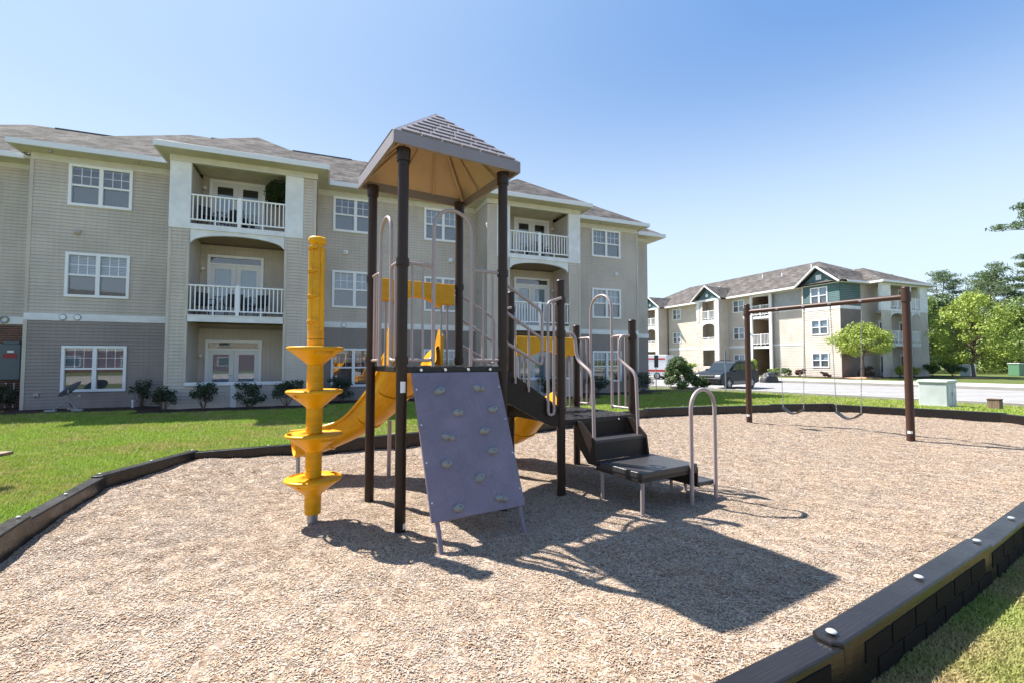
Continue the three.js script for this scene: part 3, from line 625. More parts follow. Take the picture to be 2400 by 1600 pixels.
  add(mr, 'soffit', [box(-0.33, 12.38, 8.255, 8.265, -30.5, 0.48)], M.soffit);
  for (const [x, z] of [[3.4, -8], [4.2, -11], [3, -16], [4.4, -5.5]]) add(mr, 'roof_pipe', cyl(0.06, 0.06, EY + 0.52 * (x + 0.35) - 0.05, EY + 0.52 * (x + 0.35) + 0.35, 8, x, z), M.vinyl);
}
// planting bed at its foot
{
  const l = [], c = Math.cos(22 * D2R), s = Math.sin(22 * D2R), W = (x, z, y) => { const wx = 28.49 + c * x + s * z, d = 40 + s * x - c * z; return [wx, groundY(wx, d) + y, -d]; };
  for (let k = 0; k < 30; k++) { const a = -28 + k, b = a + 1; quad(l, W(-1.9, a, 0.03), W(-1.9, b, 0.03), W(0.1, b, 0.03), W(0.1, a, 0.03)); }
  for (let k = 0; k < 12; k++) { quad(l, W(k, 0.05, 0.035), W(k, 2.6, 0.035), W(k + 1, 2.6, 0.035), W(k + 1, 0.05, 0.035)); }
  structure('planting_bed', uvm(fromTris(l)), M.bark);
}

// the building across the parking lot
{
  const B3 = thing('apartment_building', 'brick based beige apartment building across the parking lot from the play area', 'building', 4, -50, 0, Math.PI);
  add(B3, 'lower_wall', box(-26, 26, 0, 3, -11, 0), M.brick); add(B3, 'band_board', box(-26.03, 26.03, 3, 3.2, -11.03, 0.03), M.trim);
  add(B3, 'upper_wall', box(-26, 26, 3.2, 8.4, -11, 0), M.siding); const r = add(B3, 'roof', hipRoof(-26.7, 26.7, 0.7, -11.7, 8.42, 0.55), M.roof); add(r, 'gutter', box(-26.7, 26.7, 8.28, 8.45, 0.7, 0.76), M.gutter);
  add(r, 'soffit', box(-26.68, 26.68, 8.36, 8.4, -11.68, 0.69), M.soffit);
  for (let k = 0; k < 9; k++) for (const y of [0.8, 3.9, 6.6]) { const x = -23.5 + k * 5.9, w = add(B3, 'window', ringG(x - 0.85, x + 0.85, y, y + 1.45, 0.09, 0.005, 0.06), M.vinyl); add(w, 'pane', box(x - 0.76, x + 0.76, y + 0.09, y + 1.36, 0.005, 0.02), M.screen); }
}

// ---------------------------------------------------------------- play area surface and border
const joints = [[-0.42, 1.22], [-2.20, 1.86], [-3.50, 2.75], [-4.10, 3.90], [-4.74, 5.38], [-4.66, 6.80], [-2.95, 7.78], [-1.30, 8.85], [0.42, 10.15], [2.05, 11.50], [3.72, 12.86], [5.95, 13.66], [7.95, 14.18], [9.88, 14.40], [11.15, 13.05], [12.42, 11.78], [12.40, 9.90], [11.30, 8.30], [9.70, 7.15], [8.00, 6.25], [6.45, 5.42], [5.02, 4.48], [3.351, 3.391], [1.527, 2.267]];
for (const j of joints) { j[0] *= 0.977; j[1] *= 0.977; }
const pit = new THREE.Shape(joints.map(([x, d]) => new THREE.Vector2(x, d)));
function inPit(x, d, poly = joints) { let c = false; for (let i = 0, j = poly.length - 1; i < poly.length; j = i++) { const [a, b] = poly[i], [e, f] = poly[j]; if ((b > d) !== (f > d) && x < (e - a) * (d - b) / (f - b) + a) c = !c; } return c; }
function edgeDist(x, d) { let m = 1e9; for (let i = 0; i < joints.length; i++) { const [a, b] = joints[i], [e, f] = joints[(i + 1) % joints.length]; const vx = e - a, vd = f - b, t = Math.max(0, Math.min(1, ((x - a) * vx + (d - b) * vd) / (vx * vx + vd * vd))); m = Math.min(m, Math.hypot(x - a - vx * t, d - b - vd * t)); } return m; }
const mulchY = (x, d) => 0.018 + 0.11 * Math.exp(-((x + 4.3) ** 2 + (d - 6.5) ** 2) / 2.0) + 0.05 * Math.exp(-((x + 4.3) ** 2 + (d - 4.2) ** 2) / 1.2) + 0.03 * (n2(x * 0.9, d * 0.9) + 1) * 0.5 + 0.022 * (n2(x * 2.9 + 9, d * 2.9) + 1) * 0.5 - 0.02 * (Math.exp(-((x - 6.4) ** 2 + (d - 10.6) ** 2) / 0.5) + Math.exp(-((x - 7.0) ** 2 + (d - 9.7) ** 2) / 0.5) + Math.exp(-((x + 3.2) ** 2 + (d - 5.7) ** 2) / 0.4));
{
  const N = 170, x0 = -5, x1 = 13, d0 = 1, d1 = 15, l = [];
  const P = (i, j) => { const x = x0 + (x1 - x0) * i / N, d = d0 + (d1 - d0) * j / N; return [x, mulchY(x, d), -d]; };
  for (let i = 0; i < N; i++) for (let j = 0; j < N; j++) {
    const cx = x0 + (x1 - x0) * (i + 0.5) / N, cd = d0 + (d1 - d0) * (j + 0.5) / N;
    if (inPit(cx, cd)) quad(l, P(i, j), P(i + 1, j), P(i + 1, j + 1), P(i, j + 1));
  }
  const g = fromTris(l); structure('mulch_ground', uvm(g), M.mulch);
}
const chipColors = chipPal.map(c => new THREE.Color().setRGB(c[0] / 255, c[1] / 255, c[2] / 255, THREE.SRGBColorSpace));
const edging = thing('playground_border', 'dark brown plastic timber edging round the wood chip play area', 'border', 0, 0);
{
  const capG = uvm(new THREE.SphereGeometry(0.024, 14, 6, 0, Math.PI * 2, 0, Math.PI / 2).scale(1, 0.42, 1));
  const brickG = uvm(rbox(-0.142, 0.142, -0.05, 0.05, -0.004, 0.006, 0.004, 1));
  for (let i = 0; i < joints.length; i++) {
    const [ax, ad] = joints[i], [bx, bd] = joints[(i + 1) % joints.length];
    const dx = bx - ax, dd = bd - ad, L = Math.hypot(dx, dd), ang = Math.atan2(dd, dx);
    const near = i >= 20 || i < 1, H = 0.29;
    const t = group(edging, 'border_timber', ax, 0, -ad, ang);       // local x along the piece, +z on the inner side for clockwise travel
    const y0 = i % 2 ? 0 : 0.02;
    const body = extr([[-0.06, -0.025], [-0.03, -0.055], [L + 0.03, -0.055], [L + 0.06, -0.025], [L + 0.06, 0.025], [L + 0.03, 0.055], [-0.03, 0.055], [-0.06, 0.025]], H - 0.02, 0.012);
    body.rotateX(-Math.PI / 2); body.translate(0, -0.0 + 0.008 + y0 - 0.03, 0);
    const bar_ = add(t, 'timber_body', body, M.timber);
    const top = H + y0 - 0.029 + 0.014;
    for (const f of [0.5, 1]) { const c = addRaw(t, 'stake_cap', capG, M.cap); if (!near) c.scale.setScalar(0.72); c.position.set(L * f, (f === 1 ? H - 0.015 + 0.02 : top) - 0.004, 0); }
    if (near) for (const side of [1, -1]) for (let r = 0; r < 2; r++) {
      const n = Math.floor(L / 0.3);
      for (let k = 0; k < n; k++) {
        const x = (k + 0.5 + (r ? 0.45 : 0)) * 0.3; if (x > L - 0.12) continue;
        const b = addRaw(t, 'moulded_brick', brickG, M.timberSide); b.position.set(x, 0.062 + r * 0.112, side * 0.0665); if (side < 0) b.rotation.y = Math.PI;
      }
    }
  }
}
{                                                       // loose wood chips: thousands of real slivers
  const chip = new THREE.BoxGeometry(1, 1, 1); { const p = chip.attributes.position; for (let i = 0; i < p.count; i++) if (p.getX(i) > 0) { p.setZ(i, p.getZ(i) * 0.55); p.setY(i, p.getY(i) * 0.7); } chip.computeVertexNormals(); }
  const pts = [];
  const want = 380000; let guard = 0;
  while (pts.length < want && guard++ < 4e6) {
    const x = rr(-5, 12.5), d = rr(1.5, 14.5); if (Math.abs(x) > d * 1.16 + 0.5) continue;
    const dist = Math.hypot(x, d), keep = dist < 5 ? 1 : Math.pow(5 / dist, 1.7); if (rnd() > keep || !inPit(x, d) || edgeDist(x, d) < 0.06) continue;
    pts.push([x, d, dist]);
  }
  const im = new THREE.InstancedMesh(chip, std(lin(1, 1, 1), 0.9), pts.length), o = new THREE.Object3D();
  im.name = 'wood_chips'; im.castShadow = im.receiveShadow = true; const c = new THREE.Color();
  pts.forEach(([x, d, dist], i) => {
    const big = 1 + 0.25 * Math.min(3, Math.max(0, dist - 5) / 3);
    o.position.set(x, mulchY(x, d) + rr(0.0008, 0.0042), -d); o.rotation.set(rr(-0.12, 0.12), rr(0, 6.283), rr(-0.12, 0.12));
    o.scale.set((rnd() < 0.12 ? rr(0.018, 0.036) : rr(0.006, 0.02)) * big, rr(0.0015, 0.0035), rr(0.0035, 0.009) * big); o.updateMatrix(); im.setMatrixAt(i, o.matrix);
    const patch = 0.5 + 0.5 * n2(x * 0.55, d * 0.55), warm = 0.5 + 0.35 * n2(x * 1.3 + 40, d * 1.3) + 0.25 * n2(x * 0.4, d * 0.4 + 70);
    c.copy(chipColors[Math.floor(rnd() * chipColors.length)]).multiplyScalar(rr(0.49, 0.66) * (0.9 + 0.16 * patch)); c.r *= 1.0 + 0.05 * warm; c.g *= 1.0 - 0.03 * warm; c.b *= 1.0 - 0.14 * warm; if (rnd() < 0.03) c.multiplyScalar(0.45);
    im.setColorAt(i, c);
  });
  im.userData = { kind: 'stuff', label: 'pale tan wood chips covering the play area', category: 'wood chips' };
  scene.add(im);
}

// ---------------------------------------------------------------- the play structure (local x along the climbing wall, +z towards the wall's foot)
const PS = thing('play_structure', 'playground tower with shingled canopy, climbing wall, yellow slides and stepped decks on wood chips', 'play structure', -0.999, 4.189, 0, 31.5 * D2R);
{
  const e = 1.06, DK = 1.50, MD = 0.89;
  const post = (x, z, h, capY) => {
    const p = add(PS, 'post', cyl(0.049, 0.049, -0.05, h, 20, x, z), M.post);
    if (capY) add(p, 'post_cap', new THREE.SphereGeometry(0.053, 18, 8, 0, Math.PI * 2, 0, Math.PI / 2).scale(1, 0.6, 1).translate(x, h - 0.005, z), M.post);
    return p;
  };
  const tower = [[0, 0], [e, 0], [e, -e], [0, -e]];
  tower.forEach(([x, z]) => post(x, z, 3.46, false));
  const mid = [[1.89, -0.11, 2.46, 1], [3.07, -0.15, 2.06, 1], [3.05, -1.24, 2.06, 1], [1.89, -1.2, 2.46, 1]];
  mid.forEach(([x, z, h]) => post(x, z, h, true));
  // instruction sticker and footing tag on the nearest post
  add(PS, 'sticker', new THREE.CylinderGeometry(0.0502, 0.0502, 0.1, 10, 1, true, -0.5, 1.0).translate(0, 1.32, 0), M.sticker);
  add(PS, 'sticker', new THREE.CylinderGeometry(0.0502, 0.0502, 0.05, 10, 1, true, 0.2, 0.9).translate(0, 0.09, 0), M.sticker);
  // clamps where rails meet posts
  const clamp = (x, y, z) => add(PS, 'clamp', [cyl(0.059, 0.059, y - 0.035, y + 0.035, 16, x, z)], M.post);
  for (const [x, z] of tower) { clamp(x, 2.45, z); clamp(x, 1.56, z); }
  for (const [x, z] of mid) { clamp(x, 1.86, z); clamp(x, 0.99, z); }
  clamp(1.89, 2.24, -0.11); clamp(1.89, 2.24, -1.2);
  // canopy: flared pyramid shell with a deep rim, moulded shingles and ribs inside
  const c0 = -0.135, c1 = e + 0.135, cm = e / 2, z0 = 0.135, z1 = -e - 0.135, RY = 3.60, PK = 4.235;
  const pyr = (i, y, py, flip) => { const l = [], A = [c0 + i, y, z0 - i], B = [c1 - i, y, z0 - i], C = [c1 - i, y, z1 + i], Dd = [c0 + i, y, z1 + i], T = [cm, py, -cm]; for (const [a, b] of [[A, B], [B, C], [C, Dd], [Dd, A]]) flip ? l.push(...b, ...a, ...T) : l.push(...a, ...b, ...T); return fromTris(l); };
  const rim = [rbox(c0, c1, RY - 0.115, RY + 0.004, z0 - 0.028, z0, 0.009), rbox(c0, c1, RY - 0.115, RY + 0.004, z1, z1 + 0.028, 0.009), box(c0 + 0.001, c0 + 0.028, RY - 0.114, RY + 0.003, z1 + 0.028, z0 - 0.028), box(c1 - 0.028, c1 - 0.001, RY - 0.114, RY + 0.003, z1 + 0.028, z0 - 0.028)];
  const can = add(PS, 'canopy', [pyr(0.004, RY, PK, false), ...rim], M.canopy);
  add(can, 'canopy_underside', pyr(0.02, RY - 0.02, PK - 0.05, true), M.canopyUnder);  // inner face of the shell, coloured tan apart from the top
  {
    const hs = (c1 - c0) / 2, rise = PK - RY, slope = Math.hypot(hs, rise), rowsN = 8;
    for (let f = 0; f < 4; f++) for (let r = 0; r < rowsN; r++) {
      const a0 = (r + 0.12) / (rowsN + 0.5), a1 = (r + 1.0) / (rowsN + 0.5), half = hs * (1 - a0) - 0.05, n = Math.max(1, Math.round(half * 2 / 0.2));
      for (let k = 0; k < n; k++) {
        const off = (r % 2) * 0.35; let u0 = -half + 2 * half * (k + 0) / n + (k ? off * 0.08 : 0), u1 = -half + 2 * half * (k + 1) / n + (k < n - 1 ? off * 0.08 : 0);
        const halfTop = hs * (1 - a1) - 0.03, cl2 = (u) => Math.max(-halfTop, Math.min(halfTop, u)), gap = 0.007;
        const pt = (u, a, lift) => { const y = RY + rise * a + lift * hs / slope, out = hs * (1 - a) + lift * rise / slope; return [u, y, out]; };
        const l = [], b0 = pt(u0 + gap, a0, 0.016), b1 = pt(u1 - gap, a0, 0.016), t1 = pt(cl2(u1 - gap), a1, 0.006), t0 = pt(cl2(u0 + gap), a1, 0.006);
        const b0d = pt(u0 + gap, a0, 0.0), b1d = pt(u1 - gap, a0, 0.0), t1d = pt(cl2(u1 - gap), a1, 0), t0d = pt(cl2(u0 + gap), a1, 0);
        quad(l, b0, b1, t1, t0); quad(l, b0d, b1d, b1, b0); quad(l, b1d, t1d, t1, b1); quad(l, t0d, b0d, b0, t0);
        const g = fromTris(l); g.rotateY(f * Math.PI / 2); g.translate(cm, 0, -cm);
        add(can, 'shingle', g, M.canopy);
      }
    }
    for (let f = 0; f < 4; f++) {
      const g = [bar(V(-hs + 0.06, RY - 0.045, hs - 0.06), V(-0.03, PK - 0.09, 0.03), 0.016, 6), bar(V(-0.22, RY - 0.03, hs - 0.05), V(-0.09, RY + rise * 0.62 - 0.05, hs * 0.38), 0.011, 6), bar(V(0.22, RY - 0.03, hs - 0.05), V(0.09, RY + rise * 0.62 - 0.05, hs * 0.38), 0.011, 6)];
      add(can, 'rib', g.map(q => q.rotateY(f * Math.PI / 2).translate(cm, 0, -cm)), M.canopyUnder);
    }
    for (const [x, z] of tower) add(can, 'bracket', [cyl(0.06, 0.066, RY - 0.22, RY - 0.1, 16, x, z)], M.post);
  }
  // decks
  const deckPart = (name, x0, x1, za, zb, y, th = 0.055) => {
    const d = add(PS, name, [rbox(x0, x1, y - th, y, zb, za, 0.008)], M.deck);
    const g = []; const nx = Math.round((x1 - x0) / 0.1), nz = Math.round((za - zb) / 0.1);
    for (let i = 1; i < nx; i++) g.push(box(x0 + (x1 - x0) * i / nx - 0.018, x0 + (x1 - x0) * i / nx + 0.018, y + 0.0005, y + 0.006, zb + 0.05, za - 0.05));
    add(d, 'tread_ribs', g, M.deckTop); return d;
  };
  const td = deckPart('deck', 0.03, e - 0.03, 0.03, -e - 0.03, DK);
  for (let k = 0; k < 4; k++) add(td, 'bolt', cyl(0.014, 0.014, 0, 0.012, 10).rotateX(Math.PI / 2).translate(0.17 + k * 0.24, DK - 0.028, 0.036), M.bolt);
  const md = deckPart('deck', 1.92, 3.03, -0.08, -1.26, MD, 0.07);
  for (let k = 0; k < 2; k++) add(md, 'bolt', cyl(0.013, 0.013, 0, 0.012, 10).rotateX(Math.PI / 2).translate(2.12 + k * 0.62, MD - 0.04, -0.074), M.bolt);

  // climbing wall with hand holds and two legs
  {
    const a = V(0, 1.445, 0.045), b = V(0, 0.255, 0.555), dir = V().subVectors(b, a), L = dir.length(), tilt = Math.atan2(dir.z, -dir.y);
    const g = group(PS, 'climbing_wall');
    const pl = rbox(0.075, 0.97, -L, 0, -0.012, 0.012, 0.008); pl.rotateX(-tilt); pl.translate(0, a.y, a.z);
    add(g, 'wall_panel', pl, M.panel);
    for (const x of [0.13, 0.92]) add(g, 'leg', bar(V(x, 0.32, 0.515), V(x, -0.04, 0.665), 0.02, 10), M.panel);
    for (let k = 0; k < 6; k++) for (const x of k < 4 ? [0.1, 0.945] : []) { const y = 1.3 - k * 0.3; add(g, 'bolt', new THREE.SphereGeometry(0.009, 8, 6).translate(x, y, a.z + (a.y - y) / (a.y - b.y) * (b.z - a.z) + 0.012), M.bolt); }
    const holds = [[0.316, 1.28, 1], [0.722, 1.291, 2], [0.462, 1.082, 0], [0.827, 1.092, 1], [0.694, 0.91, 0], [0.329, 0.885, 2], [0.741, 0.731, 0], [0.279, 0.673, 0], [0.563, 0.532, 1], [0.736, 0.345, 2], [0.324, 0.333, 0]];
    holds.forEach(([x, y, k]) => {
      const z = a.z + (a.y - y) / (a.y - b.y) * (b.z - a.z);
      const s = new THREE.SphereGeometry(1, 18, 12), p = s.attributes.position;
      for (let i = 0; i < p.count; i++) {
        const px = p.getX(i), py = p.getY(i), pz = p.getZ(i), w = 1 + 0.18 * n2(px * 1.5 + x * 30, py * 1.5 + y * 30);
        const dent = Math.exp(-((px - 0.05) ** 2 + (py - 0.15) ** 2) / 0.05) * (pz > 0 ? 0.55 : 0), sad = k === 2 ? 1 - 0.35 * Math.exp(-px * px / 0.06) : 1;
        p.setXYZ(i, px * w * (k === 2 ? 0.066 : 0.054), (py * w * sad + (k === 2 ? -0.35 * px : k === 1 ? 0.25 * px : 0)) * 0.036, Math.max(-0.01, pz) * (1 - dent) * 0.04);
      }
      s.computeVertexNormals(); s.rotateX(-tilt); s.translate(x, y, z + 0.012);
      const h = add(g, 'hand_hold', s, M.hold);
      add(h, 'bolt', cyl(0.011, 0.011, -0.004, 0.006, 8).rotateX(Math.PI / 2 - tilt).translate(x + 0.003, y + 0.012, z + 0.032), M.black);
    });
  }
  // barriers: pipes in the colour of the rails
  const R = 0.0165, r2 = 0.0125, vb = (x, y0, y1, z, r = r2) => bar(V(x, y0, z), V(x, y1, z), r, 8);
  const barrier = (name, ax, az, bx, bz, y0, y1, spec) => {     // spec in distance along a->b
    const L = Math.hypot(bx - ax, bz - az), P = (s, y) => V(ax + (bx - ax) * s / L, y, az + (bz - az) * s / L), g = group(PS, name);
    for (const [s0, s1, yb, yt] of spec.frames) add(g, 'rail_frame', pipe([P(s0, yt), P(s1, yt), P(s1, yb), P(s0, yb)], R, 0.06), M.rail);
    for (const [s, yb, yt] of spec.bars) add(g, 'upright_bar', bar(P(s, yb), P(s, yt), r2, 8), M.rail);
    if (spec.arch) { const [s0, s1, yb, yt] = spec.arch, w = (s1 - s0) / 2, pts = [P(s0, yb)]; for (let k = 0; k <= 12; k++) { const t = Math.PI * k / 12; pts.push(P(s0 + w - w * Math.cos(t), yt - w + w * Math.sin(t))); } pts.push(P(s1, yb)); add(g, 'grab_arch', pipe(pts, 0.0175, 0.03), M.rail); }
    return g;
  };
  barrier('barrier', 0, 0, e, 0, 1.55, 2.45, { frames: [[0.05, 0.30, 1.56, 2.45], [e - 0.05, 0.70, 1.56, 2.45]], bars: [[0.095, 1.56, 2.45], [0.197, 1.56, 2.45], [0.83, 1.56, 2.45], [0.94, 1.56, 2.45]], arch: [0.303, 0.695, DK, 3.01] });
  barrier('barrier', 0, 0, 0, -e, 1.55, 2.45, { frames: [[0.05, 0.345, 1.56, 2.47], [e - 0.05, 0.72, 1.56, 2.47]], bars: [[0.10, 1.56, 2.47], [0.2, 1.56, 2.47], [0.83, 1.56, 2.47], [0.94, 1.56, 2.47]], arch: [0.345, 0.72, DK, 3.0] });
  barrier('barrier', 3.07, -0.15, 3.05, -1.24, 0.95, 1.88, { frames: [[0.05, 0.365, 0.95, 1.88], [1.04, 0.78, 0.95, 1.88]], bars: [[0.12, 0.95, 1.88], [0.24, 0.95, 1.88], [0.87, 0.95, 1.88], [0.98, 0.95, 1.88]], arch: [0.365, 0.78, 0.92, 2.46] });
  // stair between the tower deck and the lower deck: stringers, treads, sloping guards
  {
    const st = group(PS, 'link_stair');
    for (const z of [-0.11, -1.1]) add(st, 'stringer', extr([[1.06, 1.46], [1.16, 1.46], [1.86, 1.03], [1.9, 0.82], [1.72, 0.84], [1.06, 1.18]], 0.03, 0.004).translate(0, 0, z - 0.015), M.brownPlastic);
    for (const [x, y] of [[1.22, 1.28], [1.55, 1.08]]) add(st, 'tread', rbox(x - 0.16, x + 0.18, y - 0.03, y, -1.08, -0.13, 0.006), M.deck);
    for (const [x, y] of [[1.07, 1.37], [1.4, 1.16], [1.74, 0.97]]) add(st, 'riser', box(x - 0.008, x + 0.008, y - 0.1, y + 0.1, -1.07, -0.14), M.brownPlastic);
    for (const z of [-0.06, -1.14]) {
      const g = group(PS, 'stair_guard');
      add(g, 'guard_frame', pipe([[1.1, 2.37, z], [1.597, 2.095, z], [1.597, 1.5, z], [1.1, 1.76, z]], R, 0.07), M.rail);
      add(g, 'guard_rail', pipe([[1.1, 2.08, z], [1.597, 1.79, z]], R, 0.02), M.rail);
      add(g, 'guard_frame', pipe([[1.86, 2.26, z], [1.675, 2.2, z], [1.675, 0.96, z], [1.755, 0.96, z], [1.755, 2.2, z]], R, 0.06), M.rail);
      for (const x of [1.25, 1.42]) add(g, 'upright_bar', bar(V(x, 2.37 - (x - 1.1) * 0.553 - 0.3, z), V(x, 1.4 - (x - 1.1) * 0.55, z), r2, 8), M.rail);
    }
  }
  // front steps: step box, wide platform, low step, legs, handrails, loop
  {
    const st = group(PS, 'entry_steps');
    for (const x of [2.1, 2.9]) add(st, 'stringer', extr([[-0.10, 0.86], [0.0, 0.86], [0.22, 0.68], [0.26, 0.42], [0.12, 0.42], [-0.12, 0.66]], 0.02, 0.003).rotateY(-Math.PI / 2).translate(x + 0.01, 0, 0), M.brownPlastic);
    add(st, 'riser', [box(2.13, 2.87, 0.68, 0.83, -0.078, -0.066)], M.brownPlastic);
    add(st, 'tread', [rbox(2.12, 2.88, 0.64, 0.68, -0.09, 0.2, 0.008)], M.deckTop);
    add(st, 'riser', [rbox(2.122, 2.878, 0.455, 0.645, 0.178, 0.196, 0.005)], M.deck);
    add(st, 'platform', [rbox(2.12, 2.97, 0.395, 0.46, 0.2, 0.87, 0.014)], M.deckTop);
    add(st, 'platform_apron', [rbox(2.125, 2.965, 0.36, 0.41, 0.205, 0.865, 0.006)], M.deck);
    for (const [x, z] of [[2.17, 0.26], [2.17, 0.83], [2.92, 0.83], [2.92, 0.26]]) add(st, 'leg', bar(V(x, 0.37, z), V(x, -0.04, z), 0.021, 10), M.rail);
    add(st, 'low_step', [rbox(2.99, 3.27, 0.205, 0.25, 0.42, 0.86, 0.01)], M.deckTop);
    add(st, 'riser', [box(2.972, 2.986, 0.21, 0.42, 0.24, 0.86)], M.deck);
    for (const [x, z] of [[3.23, 0.5], [3.05, 0.45]]) add(st, 'leg', bar(V(x, 0.21, z), V(x, -0.04, z), 0.018, 10), M.rail);
    const w = 0.2, pts = [[2.85, -0.04, 0.885]]; for (let k = 0; k <= 12; k++) { const t = Math.PI * k / 12; pts.push([3.05 - w * Math.cos(t), 1.05 + w * Math.sin(t), 0.885]); } pts.push([3.25, -0.04, 0.885]);
    add(st, 'grab_loop', pipe(pts, 0.021, 0.03), M.rail);
    add(st, 'handrail', pipe([[1.93, 1.87, -0.11], [2.1, 1.87, -0.12], [2.12, 1.57, -0.1], [2.12, 1.41, 0.17], [2.12, 0.5, 0.19]], 0.02, 0.09), M.rail);
    add(st, 'handrail', pipe([[3.03, 1.87, -0.15], [2.88, 1.87, -0.17], [2.88, 1.58, -0.2], [2.9, 1.40, 0.07], [2.9, 0.62, 0.1]], 0.02, 0.09), M.rail);
    
  }
  // slides: U-shaped chutes swept along a curve, with hoods
  const chute = (name, ctrl, halfW, wallH) => {
    const c = new THREE.CatmullRomCurve3(ctrl.map(p => V(...p)), false, 'centripetal'), N = 46, l = [];
    const prof = []; const K = 14;                        // cross-section: inner skin then outer skin
    for (let k = 0; k <= K; k++) { const t = Math.PI * k / K; prof.push([-Math.cos(t) * halfW, -Math.sin(t) * 0.16]); }
    const inner = [[-halfW - 0.02, wallH], [-halfW, wallH - 0.02], ...prof, [halfW, wallH - 0.02], [halfW + 0.02, wallH]];
    const outer = [[-halfW - 0.05, wallH], [-halfW - 0.05, wallH - 0.03], [-halfW - 0.018, wallH - 0.035], ...prof.map(([x, y]) => [x * 1.07, y - 0.018]), [halfW + 0.018, wallH - 0.035], [halfW + 0.05, wallH - 0.03], [halfW + 0.05, wallH]].reverse();
    const ring = [...inner, ...outer];
    const rows = [];
    for (let i = 0; i <= N; i++) {
      const p = c.getPointAt(i / N), t = c.getTangentAt(i / N), side = V(-t.z, 0, t.x).normalize(), up = V().crossVectors(side, t).normalize(); if (up.y < 0) up.negate();
      rows.push(ring.map(([x, y]) => { const q = p.clone().addScaledVector(side, x).addScaledVector(up, y + 0.16); return [q.x, q.y, q.z]; }));
    }
    for (let i = 0; i < N; i++) for (let k = 0; k < ring.length; k++) { const m = (k + 1) % ring.length; quad(l, rows[i][k], rows[i][m], rows[i + 1][m], rows[i + 1][k]); }
    const g = group(PS, name);
    let geo = fromTris(l);
    // smooth normals inside each strip
    const idx = geo.attributes.position, map = new Map(), nn = geo.attributes.normal;
    for (let i = 0; i < idx.count; i++) { const key = [idx.getX(i), idx.getY(i), idx.getZ(i)].map(v => v.toFixed(3)).join(); if (!map.has(key)) map.set(key, []); map.get(key).push(i); }
    const src = nn.array.slice();
    for (const ids of map.values()) for (const i of ids) { let x = 0, y = 0, z = 0; const ax = src[i * 3], ay = src[i * 3 + 1], az = src[i * 3 + 2]; for (const j of ids) { const bx = src[j * 3], by = src[j * 3 + 1], bz = src[j * 3 + 2]; if (ax * bx + ay * by + az * bz > 0.6) { x += bx; y += by; z += bz; } } const q = Math.hypot(x, y, z) || 1; nn.setXYZ(i, x / q, y / q, z / q); }
    add(g, 'chute', geo, M.yellow);
    const ribs = []; for (const f of [0.3, 0.55, 0.8]) { const p = c.getPointAt(f), t = c.getTangentAt(f), side = V(-t.z, 0, t.x).normalize(), up = V().crossVectors(side, t).normalize(); if (up.y < 0) up.negate(); const pts = prof.map(([x, y]) => p.clone().addScaledVector(side, x * 1.08).addScaledVector(up, y * 1.03 - 0.02 + 0.16)); ribs.push(new THREE.TubeGeometry(new THREE.CatmullRomCurve3(pts), 20, 0.012, 6)); }
    add(g, 'joint_rib', ribs, M.yellow);
    return [g, c];
  };
  const [s1, c1_] = chute('curved_slide', [[0.53, 1.45, -1.02], [0.53, 1.38, -1.3], [0.50, 1.02, -1.72], [0.30, 0.68, -2.10], [-0.06, 0.46, -2.34], [-0.34, 0.37, -2.42], [-0.60, 0.35, -2.42]], 0.24, 0.13);
  add(s1, 'leg', bar(V(0.47, 0.78, -1.9), V(0.47, -0.04, -1.92), 0.025, 10), M.rail);
  add(s1, 'leg', bar(V(-0.55, 0.36, -2.42), V(-0.55, -0.04, -2.42), 0.025, 10), M.steel);
  add(s1, 'sit_wing', extr([[0.0, 0], [0.0, 0.34], [0.08, 0.42], [0.30, 0.0]], 0.03, 0.006).rotateY(Math.PI / 2).translate(0.82, 1.5, -1.05), M.yellow);
  add(s1, 'sit_wing', extr([[0.0, 0], [0.0, 0.34], [0.08, 0.42], [0.30, 0.0]], 0.03, 0.006).rotateY(Math.PI / 2).translate(0.21, 1.5, -1.05), M.yellow);
  const [s2] = chute('short_slide', [[2.48, 0.80, -1.20], [2.47, 0.70, -1.38], [2.40, 0.42, -1.66], [2.27, 0.27, -2.0], [2.02, 0.22, -2.32], [1.70, 0.22, -2.48]], 0.28, 0.22);
  add(s2, 'leg', bar(V(2.05, 0.27, -2.4), V(2.05, -0.04, -2.4), 0.025, 10), M.steel);
  const hood = (name, x0, x1, z, y0, y1) => {
    const g = group(PS, name), cx = (x0 + x1) / 2, w = (x1 - x0) / 2;
    const o = [[x0, y1], [x0, y0], [x0 + 0.16, y0]]; for (let k = 0; k <= 10; k++) { const u = -1 + k / 5; o.push([cx + u * (w - 0.17), y0 - 0.035 + 0.10 * (1 - u * u)]); } o.push([x1 - 0.16, y0], [x1, y0], [x1, y1]);
    const h = add(g, 'hood_panel', [extr(o, 0.10, 0.012).translate(0, 0, z - 0.05)], M.yellow);
    for (const x of [x0 + 0.06, x0 + 0.14, x1 - 0.14, x1 - 0.06]) add(g, 'hood_leg', bar(V(x, y0 - 0.01, z), V(x, y0 - 0.78, z), 0.0135, 8), M.rail);
    add(g, 'hood_rail', pipe([[x0 - 0.06, y1 - 0.05, z], [x1 + 0.06, y1 - 0.05, z]], 0.014, 0.02), M.rail);
  };
  hood('slide_hood', 0.10, 0.965, -e - 0.0, 2.235, 2.455);
  hood('slide_hood', 1.985, 2.975, -1.23, 1.645, 1.875);
}

